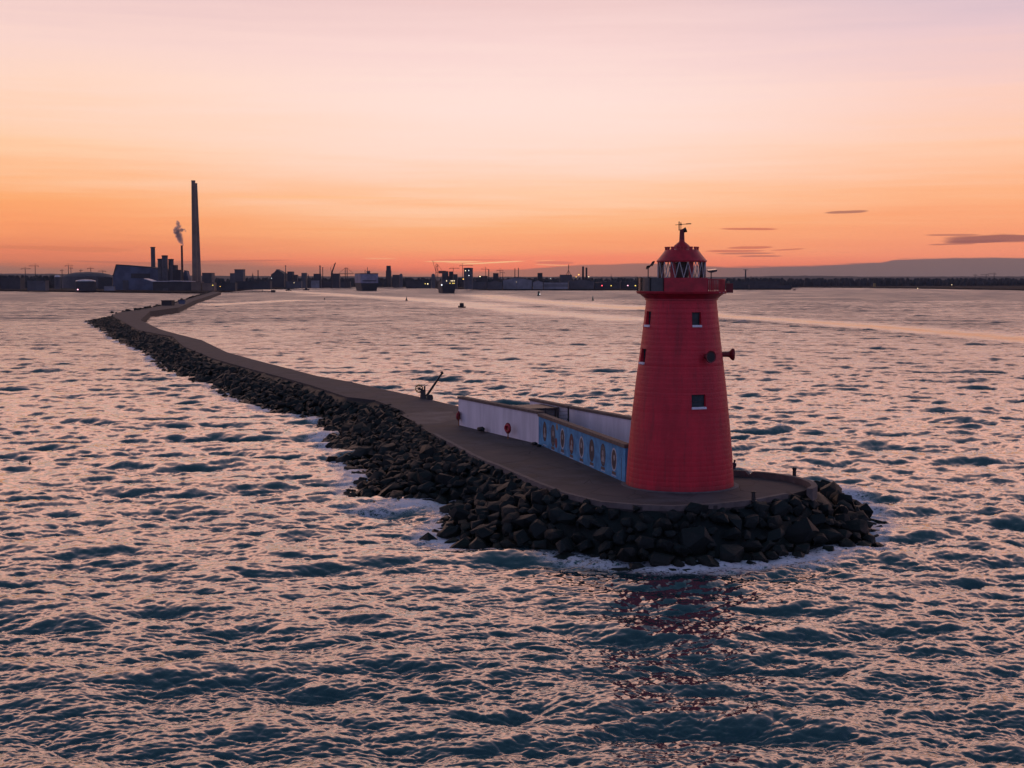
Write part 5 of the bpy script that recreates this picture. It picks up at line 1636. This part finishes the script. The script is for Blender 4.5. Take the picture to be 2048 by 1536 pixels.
def lattice():
    Y = 3290; k = Y / FPX
    top = at(1137.4, 527.5, Y); t = thing('lattice_mast', (top.x, Y, 2.6), 'tall dark lattice mast with splayed feet on a grey block', 'mast')
    mb = MB()
    for px, o in ((1132.5, 0), (1141.5, 0), (1137, 8)):
        mb.tube([Vector((at(px, 560, Y).x, Y + o, at(px, 550.5, Y).z)), at(1137, 540, Y), top], [.45 * k, .5 * k, .2 * k], 5)
    mb.build('legs', F_STEEL, t)
    b = MB()
    for py, hw in ((547, 3.3), (544, 2.3), (541, 1.2), (536, 1.0), (532, .8)):
        b.tube([at(1137 - hw, py, Y), at(1137 + hw, py, Y)], .22 * k, 4)
    b.build('bracing', F_STEEL, t)
    MB().box(at(1137.4, 533.5, Y), (1.5 * k, 2, 7 * k)).build('aerial', F_STEEL, t)
lattice()
stack(1166, 4.6, 4.0, 533, 3200, 'thick black chimney, the taller and left of a pair by the lighthouse', F_STEEL, rim=4.3)
stack(1172.8, 4.2, 3.6, 535.3, 3230, 'thick black chimney, the shorter and right of a pair by the lighthouse', F_STEEL, rim=3.9)
spire(1222.3, 547, 3800, 2.6, 'church with a thin spire on the skyline just left of the lighthouse gallery')
mast(1272, 555, 550, 3700, 'thin short mast on the skyline against the lighthouse gallery', .8)
# pale sheds on the quay
def gable_shed(px0, px1, pe, pr, Y, label, mat, depth=40, win=0):
    a, b = at(px0, pe, Y), at(px1, pe, Y); c = at((px0 + px1) / 2, pr, Y)
    t = thing('quay_shed', ((a.x + b.x) / 2, Y, 2.6), label, 'shed', None)
    q = [Vector((a.x, Y, 2.6)), Vector((b.x, Y, 2.6)), b, c, a]
    MB().slab(q, depth, (0, 1, 0)).build('wall', mat, t)
    for u, v in ((a, c), (c, b)):
        MB().slab([u + Vector((0, -1, .05)), v + Vector((0, -1, .05)), v + Vector((0, -1, .7)), u + Vector((0, -1, .7))], depth + 2, (0, 1, 0)).build('roof', F_DARK if mat is F_MID else F_MID, t)
    for i in range(win):
        x = a.x + (b.x - a.x) * (i + .5) / win
        MB().box((x, Y - .15, 2.6 + (a.z - 2.6) * .5), ((b.x - a.x) / win * .4, .3, (a.z - 2.6) * .5)).build('window', F_GLASS, t)
gable_shed(1006, 1064, 560.5, 554.5, 3080, 'wide pale grey shed with a low gabled roof on the middle quay', F_PALE)
gable_shed(975, 1004, 565, 562, 3040, 'low grey quay shed left of the wide pale shed', F_MID)
gable_shed(1066, 1086, 565, 561, 3060, 'small pale shed between the wide pale shed and the long windowed building', F_PALE)
building(1088, 1136, 565, 3060, 'long low quay building with a row of dark windows', 'terminal_building', F_PALE, 24, windows=12)
gable_shed(1138, 1188, 563, 559, 3080, 'long grey shed in front of the two black chimneys', F_MID)
gable_shed(1190, 1240, 566, 563.5, 3080, 'low dark grey shed left of the lighthouse gallery', F_DARK)
building(1241, 1284, 564, 3120, 'low dark building partly hidden by the lighthouse gallery', 'warehouse', F_DARK, 20)
building(940, 972, 564, 3060, 'long grey dock shed beside the lit ship', 'warehouse', F_MID, 24)
building(430, 470, 566, 2560, 'dark low shed on the shore where the breakwater begins', 'warehouse', F_DARK, 20)
building(472, 540, 563, 2900, 'long dark shed behind the wooden jetty', 'warehouse', F_DARK, 24)
building(572, 602, 562.5, 3400, 'pale brown quay building above the moored dark boats', 'warehouse', F_MID, 24)
building(622, 640, 561, 3500, 'small pale building on the far quay left of the ferry', 'warehouse', F_PALE, 20)
building(642, 700, 563.5, 3700, 'long dark shed on the far quay just left of the ferry', 'warehouse', F_DARK, 24)

# lamps
for px, py, Y, g, r, lab in ((425.5, 570.5, 2400, G_GRN, 1.5, 'yellow lamp where the breakwater meets the shore, left of its neighbour'), (440.5, 573, 2380, G_AMB, 1.1, 'amber lamp where the breakwater meets the shore, right of its neighbour'),
        (155.5, 579, 2480, G_PINK, 2.0, 'bright red and white lamp low on the shore below the round tank'), (692.5, 566.5, 3800, G_WHITE, 1.7, 'white lamp on the far quay left of the ferry'),
        (543, 556.5, 3600, G_WHITE, 1.2, 'faint white lamp at the foot of the hunched dark building'), (588, 565.5, 3390, G_WARM, 1.1, 'faint warm lamp on the pale brown quay building'),
        (850.5, 567.5, 3100, G_GRN, 1.6, 'yellow lamp left of the lit ship, the left one of a close pair'), (855.5, 567.8, 3100, G_WARM, 2.0, 'warm white lamp left of the lit ship, the right one of a close pair'),
        (926.6, 558.2, 2980, G_AMB, 2.0, 'orange lamp at the foot of the broad lit tower'), (960, 553, 3200, G_WARM, 2.0, 'warm lamp on the low quay building right of the lit tower'),
        (1157.5, 549.4, 3150, G_AMB, 2.1, 'orange lamp high beside the two black chimneys'), (1152.3, 553.8, 3150, G_AMB, 1.5, 'small orange lamp lower left of the black chimneys'), (1177.5, 553.5, 3150, G_WARM, 1.4, 'small warm lamp right at the foot of the black chimneys'),
        (1204, 571.2, 3000, G_RED, 2.2, 'red lamp on the quay left of the lighthouse'), (1222.3, 571.4, 3000, G_GRN, 1.9, 'yellow lamp on the quay right of the red one'), (1255.5, 571, 3000, G_PINK, 2.0, 'pink lamp on the quay beside the lighthouse gallery'), (1270.8, 571.3, 3000, G_GRN, 2.2, 'yellow lamp on the quay closest to the lighthouse gallery'),
        (1808, 575.4, 3900, G_WARM, 2.2, 'warm white lamp at the water on the wooded right shore'), (1835.5, 576.6, 3700, G_WARM, 1.5, 'small pale lamp on the right shore between two others'), (1903.5, 569.6, 4300, G_WARM, 1.8, 'warm lamp up the hillside on the right shore'),
        (1101, 557.2, 3200, G_WHITE, 1.1, 'faint white lamp above the long windowed building'), (1033, 564, 3030, G_WARM, 0.9, 'faint warm lamp on the wide pale shed')):
    light(px, py, Y, lab, g, r)

# tower cranes over the city on the far left, and faint ones on the right
for px, pt, pb, jl, jr, Y, lab in ((51, 535.5, 547, 42, 61, 3900, 'tower crane, the lower and left one of the first pair over the left shore'), (71, 528, 547, 57.5, 76.5, 3900, 'tall tower crane with a long jib over the left shore'),
        (137.3, 528.3, 545, 130, 146.5, 4000, 'tower crane above the domed hall, with a smaller one behind it'), (142.3, 534, 545, 138, 145, 4300, 'small tower crane just right of the one above the domed hall'), (182, 534.6, 547, 175, 188, 4000, 'tower crane at the right end of the domed hall'),
        (124.5, 539.5, 547, 121, 127, 4400, 'tiny tower crane left of the domed hall crane'), (162, 539.5, 547, 159.5, 166, 4400, 'tiny tower crane over the middle of the domed hall'), (206, 541, 549, 196, 211, 4300, 'tiny tower crane just left of the slanting plant building'),
        (1950, 549.5, 554, 1946, 1954, 5200, 'faint far crane on the right skyline, left of three'), (1972, 549, 554, 1961, 1977, 5200, 'faint far crane on the right skyline, middle of three'), (1988, 546.5, 554, 1976, 1992, 5200, 'faint far crane on the right skyline, right of three')):
    tower_crane(px, pt, pb, jl, jr, Y, lab)
mast(1491, 556, 538.8, 3600, 'dark mast with a crossarm on the skyline right of the lighthouse', 3.0, ((539.6, 5.0),))
mast(1502, 556, 552, 3650, 'short stub mast right of the mast with the crossarm', 1.2)
building(1460, 1560, 563, 3300, 'long dark mass of quay sheds on the spit right of the lighthouse', 'warehouse', F_DARK, 40)
building(1500, 1582, 571, 3250, 'low dark breakwater shed at the tip of the spit right of the lighthouse', 'warehouse', F_DARK, 30)
t = building(1747.5, 1751.5, 566.5, 4100, 'small yellowish harbour tower at the water on the right shore', 'harbour_tower', paint('ochre_render', (.28, .20, .06)), 6)
# wooded right shore
def woods(px0, px1, Y, top, name, label):
    rnd = random.Random(int(px0)); mb = MB(); vs = []; fs = []
    n = int((px1 - px0) * 1.2)
    for i in range(n):
        px = px0 + (px1 - px0) * rnd.random(); y = Y + rnd.uniform(0, 500)
        c = at(px, 560, y); h = rnd.uniform(.55, 1.05) * (at(px, top, y).z - 3); r = rnd.uniform(5, 13)
        b = len(vs); m = 7
        for j in range(3):
            for k_ in range(m):
                a = 2 * math.pi * k_ / m; q = (1.0, .85, .35)[j] * r * rnd.uniform(.75, 1.2)
                vs.append((c.x + q * math.cos(a), y + q * math.sin(a), 3 + h * (.0, .6, .95)[j] * rnd.uniform(.9, 1.05)))
        vs.append((c.x, y, 3 + h))
        for j in range(2):
            for k_ in range(m): fs.append((b + j * m + k_, b + j * m + (k_ + 1) % m, b + (j + 1) * m + (k_ + 1) % m, b + (j + 1) * m + k_))
        for k_ in range(m): fs.append((b + 2 * m + k_, b + 2 * m + (k_ + 1) % m, b + 3 * m))
    mb.add(vs, fs); o = mb.build(name, M_WOOD, fix=False); tag(o, label, None, None, 'stuff')
M_WOOD = paint('dark_foliage', (0.014, 0.018, 0.020), 0.95, 0.5, 0.1)
woods(1590, 2100, 4500, 556, 'woods', 'dark far-off woods along the right shore')
woods(-60, 230, 3250, 551, 'woods', 'dark far-off trees along the left shore')
woods(430, 1290, 3950, 555.5, 'woods', 'dark far-off trees and roofs behind the port')
woods(1455, 1590, 3700, 556, 'woods', 'dark far-off trees behind the spit')

# ------------------------------------------------------------------ ships, boats, buoys
def ship(px_l, px_c, px_r, pyb, pys, pyt, name, label, lit=False, dens=150):
    """a ship seen from its end; px_c is the corner between its long side and its end"""
    Y = P(px_c, pyb, 0).y; k = Y / FPX
    c0, c1 = P(px_c, pyb, 0), P(px_r, pyb, 0); c1 = Vector((c1.x, c0.y, 0))
    w = c1.x - c0.x; zs = at(px_c, pys, Y).z; zt = at(px_c, pyt, Y).z
    mid = (c0 + c1) / 2
    # the far end must show at px_l: solve the direction of the long side
    Lr = dens; lx = (px_l - 1024) / FPX
    th = math.atan2(-(lx * (c0.y + Lr) - c0.x), Lr)
    d = Vector((-math.sin(th), math.cos(th), 0)); u = Vector((math.cos(th), math.sin(th), 0))
    t = thing(name, Vector((mid.x, mid.y, 0)), label, 'ship')
    def ring(z, e, inset, f0, f1):
        return [mid + u * (-w / 2 * e) + d * f0 + Vector((0, 0, z)), mid + u * (w / 2 * e) + d * f0 + Vector((0, 0, z)), mid + u * (w / 2 * e) + d * f1 + Vector((0, 0, z)), mid + u * (w / 2 * e * inset) + d * Lr + Vector((0, 0, z)), mid + u * (-w / 2 * e * inset) + d * Lr + Vector((0, 0, z)), mid + u * (-w / 2 * e) + d * f1 + Vector((0, 0, z))]
    r0, r1 = ring(-1, .82, .1, 3, Lr * .8), ring(zs, 1.0, .25, 0, Lr * .85)
    n = 6
    fs = [tuple(range(n - 1, -1, -1)), tuple(range(n, 2 * n))] + [(i, (i + 1) % n, n + (i + 1) % n, n + i) for i in range(n)]
    MB().add(r0 + r1, fs).build('hull', F_HULL, t)
    return t, mid, u, d, w, zs, zt, Y, Lr
def oriented(mid, u, d, x, y, z, sx, sy, sz, mb=None):
    mb = mb or MB(); c = mid + u * x + d * y
    return mb.box((c.x, c.y, z), (sx, sy, sz), math.atan2(u.y, u.x))
t, mid, u, d, w, zs, zt, Y, L = ship(708, 722, 756.5, 581.6, 566, 547.5, 'ferry', 'broad ferry seen from its end, with a high pale lilac superstructure')
oriented(mid, u, d, 0, L * .42, (zs + zt) / 2, w * 1.02, L * .80, zt - zs).build('superstructure', F_LILAC, t)
oriented(mid, u, d, 0, L * .42, zt + .5, w * 1.04, L * .82, 1.1).build('top_deck', F_DARK, t)
oriented(mid, u, d, 0, L * .02 - 0.8, zs + (zt - zs) * .25, w * .8, .8, (zt - zs) * .12).build('deck_band', F_MID, t)
oriented(mid, u, d, -w * .0, -.4, zs * .55, w * .34, .8, zs * .62).build('stern_door', F_STEEL, t)
oriented(mid, u, d, w * .05, L * .25, zt + 3.4, 7, 9, 5.5).build('funnel', F_MID, t)
for x, h in ((-.12, 9), (0.02, 14), (.12, 8)):
    c = mid + u * w * x + d * L * .3; MB().tube([(c.x, c.y, zt), (c.x, c.y, zt + h)], .6, 6).build('mast', F_STEEL, t)
t, mid, u, d, w, zs, zt, Y, L = ship(873.5, 883.5, 911.5, 586.5, 568.5, 559, 'cargo_ship', 'dark ship seen from its end, with rows of lit yellow windows', dens=120)
oriented(mid, u, d, 0, L * .10, (zs + zt) / 2, w * .96, L * .16, zt - zs).build('superstructure', F_MID, t)
oriented(mid, u, d, 0, L * .55, zs + 2.5, w * .8, L * .6, 5).build('deck_cargo', F_DARK, t)
rnd = random.Random(3)
for row, (z, n, g) in enumerate(((zs + (zt - zs) * .2, 5, G_GRN), (zs + (zt - zs) * .72, 8, G_WARM))):
    for i in range(n):
        x = w * (-.05 + .5 * (i + .5) / n) if row == 0 else w * (-.42 + .88 * (i + .5) / n)
        if rnd.random() < .4: continue
        oriented(mid, u, d, x, L * .02 - .35, z, w / 20, .7, 1.1 if row else 1.4).build('window', g, t)
c = mid + u * (-w * .5) + d * 0
MB().ball((c.x, c.y - 1, zs - 1.2), 1.1, 1, 10, 6).build('deck_lamp', G_WHITE, t)
c = mid + u * (w * .75); 
oriented(mid, u, d, 0, L * .12, zt + 3, 3, 3, 6).build('funnel', F_STEEL, t)

def boat(px, pyb, L, name, label, hullm, cabm, heading=0.3, cab=(.35, .30, .5), mast_h=0.0, lamp=None, cat='boat', mats=None):
    p = P(px, pyb, 0); t = thing(name, p, label, cat)
    ca, sa = math.cos(heading), math.sin(heading)
    def tr(x, y, z): return Vector((p.x + x * ca - y * sa, p.y + x * sa + y * ca, z))
    B_ = L * .32; hh = L * .16
    st = [(-.5, .8, .9), (-.2, 1, .85), (.15, .95, .95), (.38, .55, 1.15), (.5, .06, 1.35)]
    vs = []; fs = []
    for x, b, h in st:
        for y, z, kk in ((-1, -.25, .6), (1, -.25, .6), (1, 1, 1), (-1, 1, 1)):
            vs.append(tr(x * L, y * b * B_ / 2 * kk, (z * h * hh) if z > 0 else -.3))
    for i in range(len(st) - 1):
        for k_ in range(4): fs.append((i * 4 + k_, i * 4 + (k_ + 1) % 4, (i + 1) * 4 + (k_ + 1) % 4, (i + 1) * 4 + k_))
    fs += [(3, 2, 1, 0), tuple((len(st) - 1) * 4 + k_ for k_ in range(4))]
    MB().add(vs, fs).build('hull', hullm, t)
    cl, cw_, ch = cab; x0 = -.02
    zc = hh * .9
    c = tr(x0 * L, 0, zc + ch * L * .25)
    cb = MB().box(c, (cl * L, B_ * .72, ch * L * .5), heading, .85).build('wheelhouse', cabm, t, bevel=.03 * L * .2)
    MB().box(tr(x0 * L, 0, zc + ch * L * .36), (cl * L * .93, B_ * .68, ch * L * .14), heading).build('windows', F_GLASS, cb)
    if mast_h: MB().tube([tr(x0 * L, 0, zc + ch * L * .5), tr(x0 * L, 0, zc + ch * L * .5 + mast_h)], .09, 6).build('mast', F_STEEL, t)
    if lamp: MB().ball(tr(x0 * L + cl * L * .3, -B_ * .4, zc + ch * L * .1), L * .07, 1, 10, 6).build('deck_lamp', lamp, t)
    return t
boat(923.3, 615.5, 7.2, 'tug', 'small black tug alone on the water in the middle of the bay', F_STEEL, F_STEEL, 2.5, (.45, .3, .75), 1.2)
boat(1077.6, 591.5, 9.0, 'pilot_boat', 'small boat with a bright white light and a dark green cabin', F_STEEL, F_GREEN, 1.3, (.45, .3, 1.1), 3.0, G_WHITE)
boat(577, 581.5, 13, 'fishing_boat', 'dark moored boat near the wooden jetty, left of two', F_STEEL, F_STEEL, 3.0, (.4, .3, .35))
boat(612.5, 580.5, 14, 'fishing_boat', 'dark moored boat off the far quay, right of two', F_STEEL, F_STEEL, .1, (.4, .3, .35))
boat(828, 577, 13, 'launch', 'white launch moored left of the dark quay shed', F_PALE, F_ROOF, 3.05, (.5, .3, .35))
boat(1588.5, 580.4, 8, 'fishing_boat', 'tiny dark boat just off the tip of the spit right of the lighthouse', F_STEEL, F_RUST, .2, (.4, .3, .3))
def buoy(px, pyb, h, name, label, col, r):
    p = P(px, pyb, 0); t = thing(name, p, label, 'buoy')
    MB().lathe((p.x, p.y, 0), [(r, -.3), (r, h * .18), (r * .8, h * .24)], 16).build('float', col, t, smooth=True)
    MB().lathe((p.x, p.y, 0), [(r * .62, h * .24), (r * .2, h * .86)], 8).build('tower', col, t)
    MB().ball((p.x, p.y, h * .93), r * .32, 1.2, 10, 6).build('topmark', col, t)
buoy(813, 601.5, 4.4, 'channel_buoy', 'dark channel buoy with a small light frame, left of the black tug', F_STEEL, 1.25)
buoy(1185.6, 601.5, 4.6, 'channel_buoy', 'dark green pointed channel buoy off the port, right of the tug', F_GREEN, 1.35)
buoy(649, 599, 1.6, 'float', 'tiny dark float on the water below the ferry', F_STEEL, 1.2)
buoy(60, 929, .45, 'float', 'tiny black float alone on the water at the far left', M_BLACK, .19)

# jetty on piles where the breakwater begins
def jetty():
    a, b = P(446, 584.6, 1.2), P(546, 583.8, 1.2)
    t = thing('jetty', Vector((a.x, a.y, 0)), 'long low wooden jetty on piles reaching out from the root of the breakwater', 'jetty')
    k = a.y / FPX
    dd = (b - a)
    MB().slab([a + Vector((0, 0, .9)), b + Vector((0, 0, .9)), b + Vector((0, 0, -.1)), a + Vector((0, 0, -.1))], 5, (0, 1, 0)).build('deck', F_STEEL, t)
    for i in range(15):
        p = a.lerp(b, (i + .5) / 15); MB().tube([(p.x, p.y + 2, -1.5), (p.x, p.y + 2, 1.2)], .45 * k, 6).build('pile', F_STEEL, t)
    MB().box(b + Vector((0, 2.5, 1.2)), (7, 6, 4.2)).build('jetty_head', F_STEEL, t)
    p = a.lerp(b, .78); MB().tube([(p.x, p.y + 2, 1), (p.x, p.y + 2, 6)], .4, 5).build('post', F_STEEL, t)
jetty()

# old battery block and hut on the far arm of the breakwater
p = P(334, 611, ZQ)
t = thing('battery', p, 'square stone block-house standing on the far arm of the breakwater', 'building')
hz = at(334, 601.5, p.y).z
MB().box((p.x, p.y + 3, (ZQ + hz) / 2), (22 * p.y / FPX * .92, 9, hz - ZQ)).build('wall', M_QWALL, t)
MB().box((p.x, p.y + 3, hz + .15), (22 * p.y / FPX, 9.6, .4)).build('roof', F_DARK, t)
p = P(364, 607.5, ZQ)
t = thing('hut', p, 'small bluish hut on the far arm of the breakwater', 'hut')
MB().box((p.x, p.y, ZQ + 1.4), (4.5, 3, 2.8)).build('wall', F_BLUE, t); MB().box((p.x, p.y, ZQ + 2.95), (5, 3.5, .3)).build('roof', F_DARK, t)

# ------------------------------------------------------------------ smoke from the slim chimney
def smoke():
    Y = 2650; k = Y / FPX
    puffs = [(365, 489.5, 1.7), (364, 486.5, 2.3), (362.0, 482, 3.6), (359.5, 477, 4.6), (357.5, 471, 5.0), (355, 465, 5.2), (353.5, 459, 4.2), (356.5, 462, 4.0), (357.5, 453, 3.4), (356, 447, 3.0), (354.5, 443.5, 2.0), (363, 460, 3.2), (368, 459.5, 2.0), (371.5, 462, 1.4), (350, 464, 3.0), (348.5, 459.5, 2.2)]
    c = at(360, 466, Y)
    hx, hy, hz = 17 * k, 9 * k, 27 * k
    mb = MB().box(c, (2 * hx, 2 * hy, 2 * hz))
    m, t = material('chimney_smoke')
    out = t.n('ShaderNodeOutputMaterial'); v = t.n('ShaderNodeVolumePrincipled')
    pos = t.n('ShaderNodeNewGeometry').outputs['Position']
    nz = t.n('ShaderNodeTexNoise'); t.set(nz.inputs['Vector'], pos); nz.inputs['Scale'].default_value = .17; nz.inputs['Detail'].default_value = 4
    off = t.n('ShaderNodeVectorMath', operation='MULTIPLY_ADD'); t.set(off.inputs[0], nz.outputs['Color']); off.inputs[1].default_value = (5.5, 5.5, 5.5); off.inputs[2].default_value = (-2.75, -2.75, -2.75)
    wp = t.n('ShaderNodeVectorMath', operation='ADD'); t.set(wp.inputs[0], pos); t.set(wp.inputs[1], off.outputs[0])
    total = None
    for px, py, r in puffs:
        q = at(px, py, Y + random.uniform(-2, 2))
        ds = t.n('ShaderNodeVectorMath', operation='DISTANCE'); t.set(ds.inputs[0], wp.outputs[0]); ds.inputs[1].default_value = q
        g = t.smooth(ds.outputs['Value'], r * k * 1.75, r * k * .4)
        total = g if total is None else t.math('MAXIMUM', total, g)
    det = t.smooth(t.noise(pos, .28, 5, .65), .22, .6)
    t.set(v.inputs['Density'], t.math('MULTIPLY', t.math('MULTIPLY', total, det), .42))
    v.inputs['Color'].default_value = (.62, .60, .66, 1)
    v.inputs['Anisotropy'].default_value = 0.0
    t.t.links.new(v.outputs[0], out.inputs['Volume'])
    o = mb.build('smoke', m); tag(o, 'grey smoke rising from the slim red chimney', None, None, 'stuff')
smoke()

# ------------------------------------------------------------------ the evening air over the bay
def haze():
    mb = MB().box((0, 0, 120), (19800, 19800, 246))
    m, t = material('evening_air')
    out = t.n('ShaderNodeOutputMaterial'); v = t.n('ShaderNodeVolumePrincipled')
    v.inputs['Color'].default_value = (0.72, 0.74, 0.86, 1)
    v.inputs['Density'].default_value = HAZE
    t.t.links.new(v.outputs[0], out.inputs['Volume'])
    o = mb.build('haze', m)
    tag(o, 'thin evening haze over the bay', None, None, 'stuff')
HAZE = 1.5e-5
haze()
